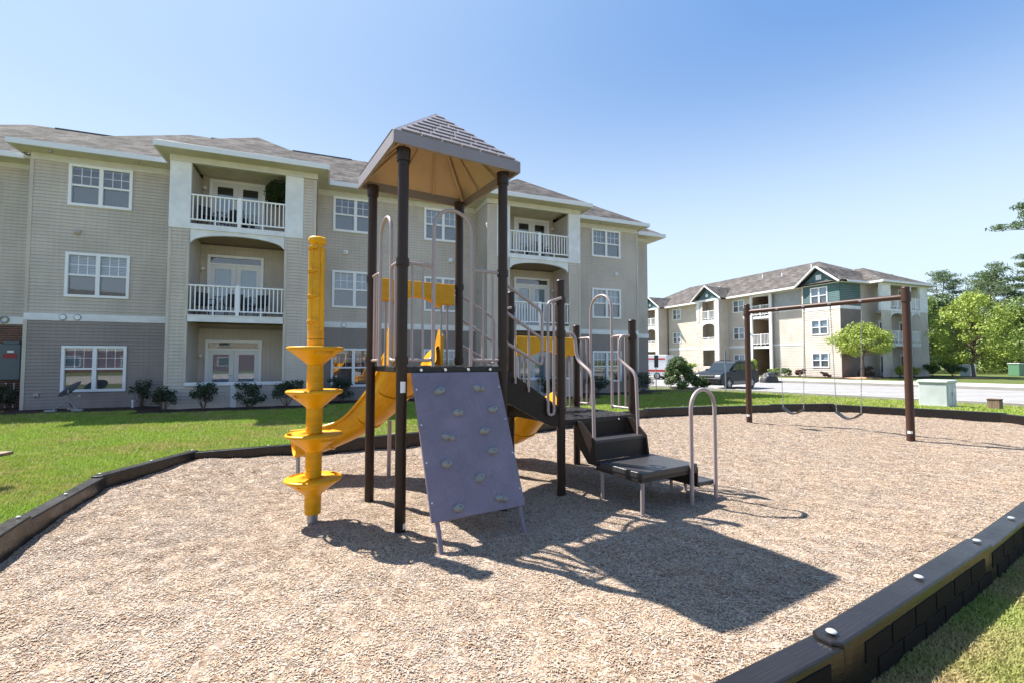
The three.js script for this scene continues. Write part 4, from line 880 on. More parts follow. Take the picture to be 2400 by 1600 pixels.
// ---------------------------------------------------------------- pod climber
{
  const pc = thing('pod_climber', 'yellow climbing pole with four cone shaped steps beside the tower', 'climber', -1.87, 4.402, 0, 0.4);
  add(pc, 'foot', cyl(0.048, 0.048, -0.05, 0.16, 18), M.steel);
  const ev = new Evaluator(); ev.useGroups = false;
  const cone = (y) => {
    const pts = [[0.0735, y - 0.165], [0.078, y - 0.15], [0.13, y - 0.105], [0.19, y - 0.058], [0.246, y - 0.018], [0.256, y - 0.006], [0.25, y + 0.008], [0.236, y + 0.012], [0.15, y + 0.008], [0.074, y + 0.012], [0.0735, y - 0.165]].map(p => new THREE.Vector2(...p));
    return new THREE.LatheGeometry(pts, 40);
  };
  [0.455, 0.865, 1.27, 1.675].forEach((y, i) => {
    let b = new Brush(cone(y)); b.updateMatrixWorld();
    for (let k = 0; k < 3; k++) {
      const a = k * 2.094 + i * 0.9 + 0.3, sh = new THREE.Shape(); sh.absarc(0, 0, 0.234, a - 0.42, a + 0.42, false); sh.absarc(0, 0, 0.192, a + 0.42, a - 0.42, true);
      const s = new Brush(new THREE.ExtrudeGeometry(sh, { depth: 0.3, bevelEnabled: false, curveSegments: 10 }).rotateX(-Math.PI / 2).translate(0, y - 0.2, 0)); s.updateMatrixWorld();
      b = ev.evaluate(b, s, SUBTRACTION);
    }
    const gg = new THREE.BufferGeometry(); gg.setAttribute('position', b.geometry.attributes.position); gg.setAttribute('normal', b.geometry.attributes.normal); if (b.geometry.index) gg.setIndex(b.geometry.index);
    add(pc, 'step_cone', gg, M.yellow);
    add(pc, 'pole_section', new THREE.LatheGeometry([[0.06, y - 0.33], [0.073, y - 0.325], [0.073, y - 0.17], [0.0715, y - 0.165], [0.0735, y - 0.16], [0.0735, y + 0.06], [0.072, y + 0.08], [0.06, y + 0.085]].map(p => new THREE.Vector2(...p)), 28), M.yellow);
  });
  const up = add(pc, 'upper_pole', [new THREE.LatheGeometry([[0.0735, 1.76], [0.0735, 1.84], [0.066, 1.87], [0.062, 2.62], [0.06, 2.68]].map(p => new THREE.Vector2(...p)), 28), cyl(0.022, 0.022, 1.84, 2.62, 12, 0.05, 0.045), cyl(0.03, 0.03, 1.84, 2.63, 12, -0.045, 0.03)], M.yellow);
  for (const y of [1.9, 2.14, 2.38, 2.6]) add(up, 'grip', extr([[-0.07, 0], [0.0, 0.02], [0.0, 0.045], [-0.078, 0.018]], 0.045, 0.005).translate(0, y, 0.035), M.yellow);
  add(up, 'pole_cap', new THREE.LatheGeometry([[0.0, 2.735], [0.07, 2.73], [0.082, 2.715], [0.082, 2.685], [0.062, 2.66]].map(p => new THREE.Vector2(...p)), 28), M.yellow);
}

// ---------------------------------------------------------------- swing set
{
  const A = [5.878, 11.527], B = [7.524, 8.795], L = Math.hypot(B[0] - A[0], B[1] - A[1]), ang = Math.atan2(B[1] - A[1], B[0] - A[0]);
  const sw = thing('swing_set', 'brown steel swing set with two tall posts and a cross beam', 'swing set', A[0], A[1], 0, ang);
  for (const x of [0, L]) {
    const p = add(sw, 'post', cyl(0.066, 0.066, -0.05, 2.94, 20, x, 0), M.swingPost);
    add(p, 'post_cap', new THREE.SphereGeometry(0.07, 18, 8, 0, Math.PI * 2, 0, Math.PI / 2).scale(1, 0.6, 1).translate(x, 2.935, 0), M.swingPost);
    add(p, 'sticker', new THREE.CylinderGeometry(0.0672, 0.0672, 0.05, 12, 1, true, -0.4, 1.2).translate(x, 0.22, 0), M.sticker);
    add(p, 'collar', cyl(0.08, 0.08, 2.68, 2.86, 18, x, 0), M.swingPost);
  }
  add(sw, 'beam', bar(V(0, 2.77, 0), V(L, 2.77, 0), 0.052, 18), M.swingPost);
  for (const [k0, k1] of [[0.24, 0.424], [0.59, 0.771]]) {
    const x0 = L * k0, x1 = L * k1, xm = (x0 + x1) / 2, hw = 0.225;
    for (const x of [x0, x1]) add(sw, 'hanger', [cyl(0.06, 0.06, 2.755, 2.785, 12, x, 0).rotateZ(0), bar(V(x, 2.77, 0), V(x, 2.67, 0), 0.014, 8)], M.steel);
    const wx = A[0] + Math.cos(ang) * xm, wd = A[1] + Math.sin(ang) * xm;
    const s = thing('swing', k0 < 0.5 ? 'black belt swing beside the swing post that stands before the parked vehicles' : 'black belt swing beside the swing post that stands before the utility cabinet', 'swing', wx, wd, 0, ang, 'belt swings on the swing set');
    for (const sgn of [-1, 1]) {
      const a = V(sgn * (x1 - x0) / 2, 2.67, 0), b = V(sgn * hw, 0.52, 0), links = [], n = 62;
      const link = new THREE.TorusGeometry(0.013, 0.0042, 4, 8).scale(0.75, 1.55, 1), dir = V().subVectors(b, a).normalize();
      for (let i = 0; i < n; i++) { const p = a.clone().lerp(b, (i + 0.5) / n), g = link.clone(); g.rotateY(i % 2 ? Math.PI / 2 : 0.0); g.translate(p.x, p.y, p.z); links.push(g); }
      add(s, 'chain', links, M.chain);
      add(s, 'seat_link', bar(b, V(sgn * (hw - 0.01), 0.47, 0), 0.01, 8), M.steel);
    }
    const pts = []; for (let k = 0; k <= 20; k++) { const u = k / 10 - 1; pts.push([u * hw, 0.37 + 0.13 * Math.pow(Math.abs(u), 1.7)]); }
    const out = [...pts, ...pts.slice().reverse().map(([x, y]) => [x, y - 0.022])];
    add(s, 'belt_seat', extr(out, 0.14, 0.002).translate(0, 0, -0.07), M.rubber);
  }
}

// ---------------------------------------------------------------- vegetation
function leaves(n, sample, size, aspect = 0.55, droop = 0.0) {       // n small bent leaf faces at sample() -> [x,y,z,nx,ny,nz]
  const pos = new Float32Array(n * 12 * 3 / 2), v = []; let k = 0;
  const a = V(), t = V(), b = V(), nn = V();
  for (let i = 0; i < n; i++) {
    const s = sample(i); nn.set(s[3] + rr(-0.7, 0.7), s[4] + rr(-0.5, 0.8), s[5] + rr(-0.7, 0.7)).normalize();
    t.set(rr(-1, 1), rr(-1, 1) - droop, rr(-1, 1)).cross(nn).normalize(); b.crossVectors(nn, t);
    const L = size * rr(0.65, 1.3), w = L * aspect;
    const P = (u, q, c) => [s[0] + t.x * u + b.x * q + nn.x * c, s[1] + t.y * u + b.y * q + nn.y * c, s[2] + t.z * u + b.z * q + nn.z * c];
    const p0 = P(-L / 2, 0, 0), p1 = P(0, w / 2, 0.12 * L), p2 = P(L / 2, 0, -0.05 * L), p3 = P(0, -w / 2, 0.12 * L);
    v.push(...p0, ...p3, ...p2, ...p0, ...p2, ...p1);
  }
  const g = new THREE.BufferGeometry(); g.setAttribute('position', new THREE.Float32BufferAttribute(v, 3)); g.computeVertexNormals();
  const uv = new Float32Array(v.length / 3 * 2); g.setAttribute('uv', new THREE.BufferAttribute(uv, 2)); return g;
}
function clumps(list) {                                    // sampler over soft shells of the given ellipsoids [x,y,z,rx,ry,rz]
  const w = list.map(c => Math.pow(c[3] * c[4] * c[5], 0.7)), tot = w.reduce((a, b) => a + b, 0);
  return () => {
    let r = rnd() * tot, i = 0; while (r > w[i] && i < list.length - 1) r -= w[i++];
    const c = list[i], th = rr(0, 6.283), cz = rr(-1, 1), sz = Math.sqrt(1 - cz * cz), q = Math.pow(rnd(), 0.45);
    const x = Math.cos(th) * sz, y = cz, z = Math.sin(th) * sz; return [c[0] + x * c[3] * q, c[1] + y * c[4] * q, c[2] + z * c[5] * q, x, y, z];
  };
}
function limb(a, b, r0, r1, sag = 0.15) { const m = a.clone().lerp(b, 0.5); m.y += sag * a.distanceTo(b) * 0.3; m.x += rr(-0.06, 0.06) * a.distanceTo(b); m.z += rr(-0.06, 0.06) * a.distanceTo(b); return [bar(a, m, r0, 7, (r0 + r1) / 2), bar(m, b, (r0 + r1) / 2, 6, r1)]; }
function broadTree(name, label, x, d, o, grp) {
  const y = groundY(x, d), t = thing(name, label, 'tree', x, d, y, rr(0, 6.28), grp);
  const { h, w, trunk, n, size, mat, k = 16, low = 0.32, tr = 0.09, cs = 1 } = o, C = [], wood = [];
  const top = h * 0.62; wood.push(...limb(V(0, -0.1, 0), V(rr(-0.1, 0.1), trunk, rr(-0.1, 0.1)), tr, tr * 0.8, 0), ...limb(V(0, trunk, 0), V(0, top, 0), tr * 0.8, tr * 0.35, 0));
  for (let i = 0; i < k; i++) {
    const a = i * 2.399 + rr(-0.3, 0.3), f = (i + 0.5) / k, yy = h * (low + (0.93 - low) * f), rad = w / 2 * Math.sin(Math.PI * Math.min(0.97, 0.22 + 0.74 * f)) * rr(0.55, 0.82);
    const cx = Math.cos(a) * rad, cz = Math.sin(a) * rad, s = w * rr(0.12, 0.2) * cs; C.push([cx, yy, cz, s * 1.15, s * 0.8, s * 1.15]);
    wood.push(...limb(V(0, trunk + (top - trunk) * f * 0.8, 0), V(cx * 0.85, yy, cz * 0.85), tr * 0.38, tr * 0.1));
  }
  C.push([0, h * 0.62, 0, w * 0.22 * cs, h * 0.2, w * 0.22 * cs], [0, h * 0.84, 0, w * 0.17 * cs, h * 0.13, w * 0.17 * cs]);
  add(t, 'trunk', wood, M.trunk); addRaw(t, 'crown', leaves(n, clumps(C), size), mat); return t;
}
function pineTree(name, label, x, d, o, grp) {
  const y = groundY(x, d), t = thing(name, label, 'tree', x, d, y, rr(0, 6.28), grp), { h, w, bare = 0.5, n = 5200, k = 20 } = o, C = [], wood = [];
  const lean = rr(-0.03, 0.03) * h; wood.push(...limb(V(0, -0.1, 0), V(lean, h * 0.97, 0), 0.19 * h / 16, 0.04, 0));
  for (let i = 0; i < k; i++) {
    const f = (i + 0.3) / k, yy = h * (bare + (0.97 - bare) * f), a = i * 2.4 + rr(-0.5, 0.5), rad = w / 2 * (1 - 0.75 * f) * rr(0.5, 1.05) + 0.15;
    const cx = lean * yy / h + Math.cos(a) * rad, cz = Math.sin(a) * rad, s = w * rr(0.09, 0.16);
    C.push([cx, yy + rr(0.1, 0.4), cz, s * 1.3, s * 0.42, s * 1.3]); if (rad > 0.8) C.push([lean * yy / h + Math.cos(a) * rad * 0.55, yy + 0.2, Math.sin(a) * rad * 0.55, s, s * 0.35, s]);
    wood.push(...limb(V(lean * yy / h, yy - 0.35, 0), V(cx, yy, cz), 0.045, 0.015, 0.1));
  }
  C.push([lean, h * 0.98, 0, w * 0.09, h * 0.04, w * 0.09]);
  add(t, 'trunk', wood, M.trunk); addRaw(t, 'crown', leaves(n, clumps(C), 0.42, 0.22), M.needle); return t;
}
function shrub(label, x, d, h, w, mat, n, size, grp, y0 = null, open = 0.6) {
  const t = thing('shrub', label, 'shrub', x, d, y0 ?? groundY(x, d), rr(0, 6.28), grp), C = [], wood = [], k = 9;
  for (let i = 0; i < k; i++) { const a = i * 2.4, f = rnd(), yy = h * (0.24 + 0.62 * f), r = w / 2 * rr(0.3, 0.8); C.push([Math.cos(a) * r, yy, Math.sin(a) * r, w * 0.19 * open / 0.6, h * 0.16, w * 0.19 * open / 0.6]); wood.push(...limb(V(0, -0.03, 0), V(Math.cos(a) * r, yy, Math.sin(a) * r), 0.012, 0.005, 0)); }
  C.push([0, h * 0.6, 0, w * 0.26, h * 0.28, w * 0.26]);
  add(t, 'stem', wood, M.trunk); addRaw(t, 'foliage', leaves(n, clumps(C), size), mat); return t;
}
{
  const c = Math.cos(22 * D2R), s = Math.sin(22 * D2R), W = (a, t) => [-15.2 + c * a + s * t, 14.7 + s * a - c * t];
  const put = (label, a, t, h, w, n) => { const [x, d] = W(a, t); return shrub(label, x, d, h, w * 1.18, M.leafShrub, Math.round(n * 1.3), 0.08, 'shrubs along the near building', 0.02); };
  put('thin dark shrub against the grey lower wall beside the white drain pipe', 3.0, 0.55, 0.95, 0.62, 420);
  put('dark leafy shrub at the corner of the porch pier', 3.98, 1.95, 0.9, 0.66, 620);
  put('dark leafy shrub before the porch half wall, next to the corner pier shrub', 5.05, 2.0, 0.92, 0.8, 760);
  put('dark leafy shrub before the porch half wall, beside its white centre strip', 6.35, 2.0, 0.94, 0.84, 780);
  put('low dark shrub at the end of the porch half wall behind the pod climber', 7.4, 1.95, 0.95, 0.95, 850);
  put('dark shrub under the ground floor window behind the curved slide', 9.2, 0.7, 0.95, 0.9, 760);
  put('dark shrub against the grey lower wall behind the tower', 11.3, 0.7, 0.9, 0.9, 700);
  put('dark shrub at the foot of the second porch behind the short slide', 15.6, 2.0, 1.0, 1.1, 900);
  put('dark shrub before the second porch behind the lower deck', 17.3, 2.0, 0.95, 1.0, 800);
  put('bluish dark shrub under the end window behind the lower deck', 20.4, 0.7, 1.0, 1.2, 900);
  put('dark shrub at the far end of the near building', 22.9, 0.75, 1.2, 1.3, 1000);
  put('dark shrub before the brick base at the near end of the building', -0.95, -0.35, 0.85, 0.8, 700);
  // hanging fern on the top balcony
  const [fx, fd] = W(6.93, 1.0), f = thing('hanging_fern', 'bushy green fern in a basket hanging from the top balcony ceiling', 'plant', fx, fd, 7.15, 0); f.scale.setScalar(1.3);
  add(f, 'hanger', [bar(V(0.1, 0.3, 0), V(0, 0.785, 0), 0.006, 5), bar(V(-0.1, 0.3, 0.05), V(0, 0.785, 0), 0.006, 5), bar(V(0, 0.3, -0.1), V(0, 0.785, 0), 0.006, 5)], M.steel);
  add(f, 'basket', new THREE.SphereGeometry(0.16, 14, 8, 0, 6.283, Math.PI / 2, Math.PI / 2).translate(0, 0.32, 0), M.brownPlastic);
  addRaw(f, 'fronds', leaves(1500, clumps([[0, 0.42, 0, 0.3, 0.26, 0.3], [0.1, 0.2, 0.1, 0.28, 0.28, 0.28], [-0.12, 0.25, -0.05, 0.26, 0.3, 0.26]]), 0.14, 0.2, 0.6), M.fern);
  // balcony chairs behind the rails
  const chair = (a, y, t, turn, label) => {
    const [x, d] = W(a, t), g = thing('balcony_chair', label, 'chair', x, d, y, 22 * D2R + turn, 'dark chairs on the balconies');
    add(g, 'seat', rbox(-0.25, 0.25, 0.4, 0.44, -0.24, 0.24, 0.015), M.rubber); add(g, 'backrest', rbox(-0.25, 0.25, 0.5, 0.92, -0.27, -0.24, 0.015).rotateX(-0.12), M.rubber);
    for (const [u, w] of [[-1, -1], [1, -1], [-1, 1], [1, 1]]) add(g, 'leg', bar(V(u * 0.22, 0, w * 0.22), V(u * 0.22, 0.41, w * 0.2), 0.015, 6), M.rubber);
    for (const u of [-1, 1]) add(g, 'armrest', pipe([[u * 0.26, 0.4, 0.2], [u * 0.26, 0.64, 0.2], [u * 0.26, 0.64, -0.25]], 0.015, 0.06), M.rubber);
  };
  chair(4.75, 6.05, 0.85, 0.5, 'dark patio chair on the top balcony beside its left column');
  chair(5.45, 6.05, 0.8, -0.3, 'dark patio chair on the top balcony in front of the doors');
  chair(4.75, 3.03, 0.85, 0.6, 'dark patio chair on the middle balcony beside its left pier');
  chair(5.6, 3.03, 0.8, 0, 'dark patio chair on the middle balcony before the left door leaf');
  chair(6.3, 3.03, 0.85, -0.5, 'dark patio chair on the middle balcony before the right door leaf');
  chair(17.6, 6.05, 0.85, 0.3, 'dark patio chair on the top balcony of the second bay');
}
broadTree('small_tree', 'small round bright green tree before the far building corner', 29.0, 38.3, { h: 4.6, w: 5.3, trunk: 1.7, n: 5200, size: 0.2, mat: M.leafTree, k: 40, low: 0.46, tr: 0.09, cs: 0.6 });
broadTree('spreading_tree', 'broad light green tree on the lawn beyond the drive', 37.8, 37.9, { h: 7.3, w: 6.8, trunk: 1.3, n: 5600, size: 0.24, mat: M.leafTree, k: 46, low: 0.2, tr: 0.13, cs: 0.58 });
broadTree('understorey_tree', 'loose mid green tree beside the far building end wall', 48.5, 56, { h: 9.5, w: 8, trunk: 2, n: 8000, size: 0.4, mat: M.leafOak, k: 20, low: 0.12, tr: 0.15 }, 'woodland trees');
broadTree('understorey_tree', 'dark green bushy tree at the edge of the woodland behind the spreading tree', 62, 66, { h: 10.5, w: 11, trunk: 2, n: 9000, size: 0.45, mat: M.leafDark, k: 20, low: 0.08, tr: 0.2 }, 'woodland trees');
broadTree('understorey_tree', 'light green bushy tree right of the spreading tree before the pines', 60, 55, { h: 8, w: 11, trunk: 1.2, n: 9000, size: 0.4, mat: M.leafOak, k: 20, low: 0.06, tr: 0.18 }, 'woodland trees');
broadTree('understorey_tree', 'dark tree right behind the far building', 49, 64, { h: 12.5, w: 8, trunk: 3, n: 8000, size: 0.42, mat: M.leafDark, k: 20, low: 0.06, tr: 0.2 }, 'woodland trees');
broadTree('understorey_tree', 'mid green tree under the tall pines at the woodland edge', 76, 70, { h: 9, w: 13, trunk: 1.5, n: 9000, size: 0.45, mat: M.leafOak, k: 20, low: 0.05, tr: 0.2 }, 'woodland trees');
pineTree('pine_tree', 'pine behind the far building roof end', 54.5, 66, { h: 13.5, w: 7, bare: 0.6, n: 3000 }, 'tall pines');
pineTree('pine_tree', 'pine with a bare dead side behind the spreading tree', 66, 70, { h: 15, w: 8, bare: 0.55, n: 3600 }, 'tall pines');
pineTree('pine_tree', 'broad pine above the light green woodland edge', 71, 69, { h: 14.8, w: 8.5, bare: 0.5, n: 3800 }, 'tall pines');
pineTree('pine_tree', 'tall dark pine at the woodland edge with layered branches', 61.5, 58.5, { h: 13.8, w: 8.5, bare: 0.42, n: 4600, k: 26 }, 'tall pines');
pineTree('pine_tree', 'tall pine with reddish trunk beside the layered pine', 64.5, 57.0, { h: 14.8, w: 6.4, bare: 0.5, n: 3400 }, 'tall pines');
pineTree('pine_tree', 'very tall pine leaning its crown over the lawn', 50.0, 43.0, { h: 17.6, w: 6.2, bare: 0.78, n: 3200, k: 14 }, 'tall pines');
{                                                        // a bare dead tree between the pines
  const t = thing('dead_tree', 'bare grey dead tree standing among the pines', 'tree', 62.8, 68.5, groundY(62.8, 68.5)), g = [];
  g.push(...limb(V(0, -0.1, 0), V(0.3, 13.5, 0), 0.14, 0.03, 0)); for (let i = 0; i < 14; i++) { const y = 6.5 + i * 0.5, a = i * 2.3; g.push(...limb(V(0.02 * y, y, 0), V(Math.cos(a) * (2.4 - i * 0.11), y + 1.2, Math.sin(a) * 1.8), 0.05, 0.012, 0.2)); }
  add(t, 'trunk', g, std(lin(0.26, 0.24, 0.22), 0.95));
}
{                                                        // far thicket that reads as one mass
  const C = []; for (let i = 0; i < 46; i++) { const f = i / 45, x = 46 + f * 70 + rr(-2, 2), d = 74 + rr(-4, 6) - f * 14; C.push([x, rr(1.5, 5.5), -d, rr(2.2, 4), rr(1.8, 3.4), rr(2, 3.5)]); }
  const m = addRaw(scene, 'woodland', leaves(26000, clumps(C), 0.6), M.leafDark); m.userData = { kind: 'stuff', label: 'dense dark green woodland thicket beyond the lawn', category: 'woodland' };
}
// shrubs by the drive and the far building
{
  const t = broadTree('rounded_bush', 'large dark rounded bush at the drive edge beside the parked vehicle', 10.55, 29.3, { h: 2.05, w: 1.95, trunk: 0.3, n: 5200, size: 0.14, mat: M.leafDark, k: 18, low: 0.1, tr: 0.05 }); t.userData.category = 'bush';
  shrub('low dark bush between the rounded bush and the dark vehicle', 11.75, 29.0, 0.95, 1.5, M.leafDark, 1500, 0.13, 'bushes at the drive edge');
  const P = (z, xx) => { const c = Math.cos(22 * D2R), s = Math.sin(22 * D2R); return [28.49 + c * xx + s * z, 40 + s * xx - c * z]; };
  const far = (label, z, xx, h, w, mat, n = 700) => { const [x, d] = P(z, xx); return shrub(label, x, d, h, w, mat, n, 0.16, 'shrubs along the far building'); };
  far('bright yellow green shrub before the breezeway of the far building', -8.1, -1.6, 1.75, 1.9, M.leafTree, 1500);
  far('small pale green shrub beside the far projecting bay', -16.6, -1.4, 1.5, 1.6, M.leafTree, 1000);
  far('rounded olive shrub by the recessed wall next to the dark mound', -5.9, -0.9, 0.8, 1.2, M.leafOak);
  far('low dark shrub by the recessed wall of the far building', -4.6, -0.9, 0.85, 1.1, M.leafDark);
  far('reddish brown small shrub by the corner block wall', -3.2, -0.9, 0.75, 1.0, leafMat(0.14, 0.07, 0.06));
  far('small reddish shrub under the corner block window', -0.9, -0.8, 0.5, 0.8, leafMat(0.16, 0.08, 0.07));
  far('dark shrub at the foot of the end wall behind the small round tree', 1.2, 1.3, 1.2, 1.4, leafMat(0.09, 0.07, 0.06));
  far('yellow green shrub before the end wall bay', 1.9, 4.6, 1.2, 0.9, M.leafTree);
  far('yellow green shrub before the middle pier of the end wall bay', 1.9, 6.6, 1.1, 0.9, M.leafTree);
  far('dark shrub before the last pier of the end wall bay', 1.9, 9.2, 1.2, 1.3, M.leafDark);
  far('dark rounded shrub past the corner of the far building end wall', 1.6, 13.2, 1.6, 1.9, M.leafDark, 1100);
  // mulch rings under the two lawn trees
  for (const [x, d] of [[29.0, 38.3], [37.8, 37.9]]) { const l = [], n = 20; for (let k = 0; k < n; k++) { const a = k / n * 6.283, b = (k + 1) / n * 6.283, p = (t) => [x + 1.25 * Math.cos(t), groundY(x + 1.25 * Math.cos(t), d + 1.25 * Math.sin(t)) + 0.03, -(d + 1.25 * Math.sin(t))]; l.push(...p(a), ...p(b), x, groundY(x, d) + 0.12, -d); } structure(numbered('mulch_ring'), uvm(fromTris(l)), std(lin(0.9, 0.62, 0.5), 0.95, { map: mulchMap })); }
}
// grass blades: real tufts on the lawns in view
{
  const v = []; for (let b = 0; b < 9; b++) {
    const a = rr(0, 6.283), x = rr(-0.03, 0.03), z = rr(-0.03, 0.03), h = rr(0.03, 0.062), w = 0.0032, dx = Math.cos(a), dz = Math.sin(a), bend = rr(0.008, 0.035);
    const p = [x - dz * w, 0, z + dx * w], q = [x + dz * w, 0, z - dx * w], m0 = [x - dz * w * 0.8 + dx * bend * 0.4, h * 0.6, z + dx * w * 0.8 + dz * bend * 0.4], m1 = [x + dz * w * 0.8 + dx * bend * 0.4, h * 0.6, z - dx * w * 0.8 + dz * bend * 0.4], t = [x + dx * bend, h, z + dz * bend];
    v.push(...p, ...q, ...m1, ...p, ...m1, ...m0, ...m0, ...m1, ...t);
  }
  const g = new THREE.BufferGeometry(); g.setAttribute('position', new THREE.Float32BufferAttribute(v, 3)); g.computeVertexNormals();
  const c22 = Math.cos(22 * D2R), s22 = Math.sin(22 * D2R), pts = [];
  const onB1 = (x, d) => { const a = (x + 15.2) * c22 + (d - 14.7) * s22, t = (x + 15.2) * s22 - (d - 14.7) * c22; if (a < -5.3 || a > 25) return t < -1; const bay = (a > 3.3 && a < 8.7) || (a > 14.2 && a < 19.6); return t < (bay ? 3.1 : a < -0.3 || a > 23.4 ? 0.8 : 1.95); };
  const scatter = (n, x0, x1, d0, d1, far) => { let k = 0, gd = 0; while (k < n && gd++ < n * 40) { const x = rr(x0, x1), d = rr(d0, d1), dist = Math.hypot(x, d); if (Math.abs(x) > d * 1.18 + 0.4 || (dist > far && rnd() > Math.pow(far / dist, 1.6)) || inPit(x, d) || edgeDist(x, d) < 0.085 || onB1(x, d) || qOf(x, d) > 26) continue; pts.push([x, d, dist]); k++; } };
  scatter(90000, -19, 4, 3.0, 17.5, 6); scatter(26000, 1.2, 7, 1.2, 5, 9); scatter(30000, 0, 22, 9, 30, 14);
  const mt = M.blade.clone(); mt.color = lin(1, 1, 1);
  const im = new THREE.InstancedMesh(g, mt, pts.length), o = new THREE.Object3D(), c = new THREE.Color();
  im.name = 'lawn_grass'; im.castShadow = im.receiveShadow = true;
  pts.forEach(([x, d, dist], i) => {
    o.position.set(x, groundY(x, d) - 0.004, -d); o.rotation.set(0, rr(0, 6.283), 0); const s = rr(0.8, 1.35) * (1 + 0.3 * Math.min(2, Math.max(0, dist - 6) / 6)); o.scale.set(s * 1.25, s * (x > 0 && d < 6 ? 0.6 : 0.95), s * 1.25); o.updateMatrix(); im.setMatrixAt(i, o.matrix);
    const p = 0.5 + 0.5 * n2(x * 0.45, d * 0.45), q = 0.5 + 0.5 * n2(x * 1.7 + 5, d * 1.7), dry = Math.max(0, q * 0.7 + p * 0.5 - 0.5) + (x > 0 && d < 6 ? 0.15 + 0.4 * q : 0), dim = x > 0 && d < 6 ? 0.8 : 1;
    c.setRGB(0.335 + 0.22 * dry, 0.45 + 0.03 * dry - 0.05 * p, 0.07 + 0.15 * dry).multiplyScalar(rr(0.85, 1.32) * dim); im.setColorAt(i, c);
  });
  im.userData = { kind: 'stuff', label: 'short green lawn grass round the play area', category: 'grass' }; scene.add(im);
}

// ---------------------------------------------------------------- things round the lawn
{
  const c = Math.cos(22 * D2R), s = Math.sin(22 * D2R), W = (a, t) => [-15.2 + c * a + s * t, 14.7 + s * a - c * t];
  const [x, d] = W(1.22, 0.85), g = thing('satellite_dish', 'dark satellite dish on a tripod weighed down with blocks by the wall', 'satellite dish', x, d, 0.02, 22 * D2R); g.scale.setScalar(0.92);
  const ds = new THREE.SphereGeometry(0.75, 28, 8, 0, Math.PI * 2, 0, 0.5); ds.translate(0, -0.66, 0); ds.rotateX(Math.PI); ds.rotateZ(0.75); ds.rotateY(0.7); ds.translate(0.06, 0.74, 0.02);
  add(g, 'dish', ds, M.dish); add(g, 'feed_arm', [bar(V(0.08, 0.62, 0), V(0.34, 0.5, 0.1), 0.014, 6), rbox(0.3, 0.4, 0.45, 0.55, 0.06, 0.14, 0.02)], M.steel);
  add(g, 'mast', cyl(0.025, 0.025, 0.3, 0.7, 10, 0.02, 0), M.steel);
  for (const [u, w] of [[-0.34, 0.2], [0.36, 0.22], [0.02, -0.36]]) { add(g, 'leg', bar(V(0.02, 0.36, 0), V(u, 0.03, w), 0.016, 6), M.steel); add(g, 'block', rbox(u - 0.14, u + 0.14, 0, 0.07, w - 0.08, w + 0.08, 0.012), M.concrete); }
}
{                                                        // picnic bench, only its end reaches into view
  const g = thing('picnic_bench', 'weathered wooden picnic bench on the lawn outside the border', 'bench', -7.12, 5.45, 0, 0.2);
  for (let k = 0; k < 2; k++) add(g, 'seat_plank', rbox(-0.95, 0.98, 0.40, 0.44, -0.16 + k * 0.165, -0.005 + k * 0.165, 0.008), M.benchWood);
  for (const x of [-0.75, 0.75]) add(g, 'leg', [box(x - 0.04, x + 0.04, 0, 0.4, -0.12, -0.04), box(x - 0.04, x + 0.04, 0, 0.4, 0.04, 0.12), box(x - 0.035, x + 0.035, 0.33, 0.399, -0.15, 0.15)], M.benchWood);
}
{
  const g = thing('utility_cabinet', 'pale green metal electrical cabinet on a pad outside the border', 'cabinet', 14.75, 16.1, groundY(14.75, 16.1), 0.55);
  g.scale.set(0.84, 0.94, 0.84); add(g, 'pad', rbox(-0.66, 0.66, -0.05, 0.07, -0.6, 0.6, 0.02), M.concrete);
  add(g, 'body', [rbox(-0.52, 0.52, 0.07, 0.92, -0.45, 0.45, 0.025)], M.transformer);
  add(g, 'lid', [rbox(-0.56, 0.56, 0.9, 1.02, -0.5, 0.5, 0.05)], M.transformer);
  add(g, 'door', [rbox(-0.46, -0.02, 0.13, 0.86, 0.45, 0.466, 0.006)], M.transformer); add(g, 'door', [rbox(0.02, 0.46, 0.13, 0.86, 0.45, 0.466, 0.006)], M.transformer);
  add(g, 'handle', box(-0.06, -0.03, 0.45, 0.6, 0.466, 0.49), M.steel); add(g, 'notice', box(0.16, 0.34, 0.56, 0.74, 0.467, 0.47), M.sticker);
  add(g, 'louvres', Array.from({ length: 6 }, (_, k) => box(0.5205, 0.528, 0.25 + k * 0.09, 0.28 + k * 0.09, -0.3, 0.3)), M.transformer);
}
{
  const g = thing('bollard', 'short square wooden bollard on the grass outside the border', 'bollard', 15.85, 15.25, groundY(15.85, 15.25), 0.5);
  add(g, 'timber_post', [rbox(-0.15, 0.15, -0.05, 0.34, -0.15, 0.15, 0.012)], M.benchWood); add(g, 'top_cap', [rbox(-0.16, 0.16, 0.335, 0.385, -0.16, 0.16, 0.015)], std(lin(0.22, 0.17, 0.13), 0.8, { map: woodMap }));
}
for (const [x, d, h, lb] of [[43.5, 44.2, 1.0, 'small white utility box on the far lawn beside the spreading tree'], [49.2, 45.2, 1.15, 'green utility box pair on the far lawn by the woodland']]) {
  const g = thing('utility_box', lb, 'utility box', x, d, groundY(x, d), 0.4, 'utility boxes on the far lawn');
  add(g, 'body', rbox(-0.5, 0.5, 0, h, -0.4, 0.4, 0.03), h > 1.1 ? std(lin(0.12, 0.26, 0.15), 0.5) : M.gutter); add(g, 'lid', rbox(-0.54, 0.54, h - 0.02, h + 0.08, -0.44, 0.44, 0.03), h > 1.1 ? M.transformer : M.gutter);
}
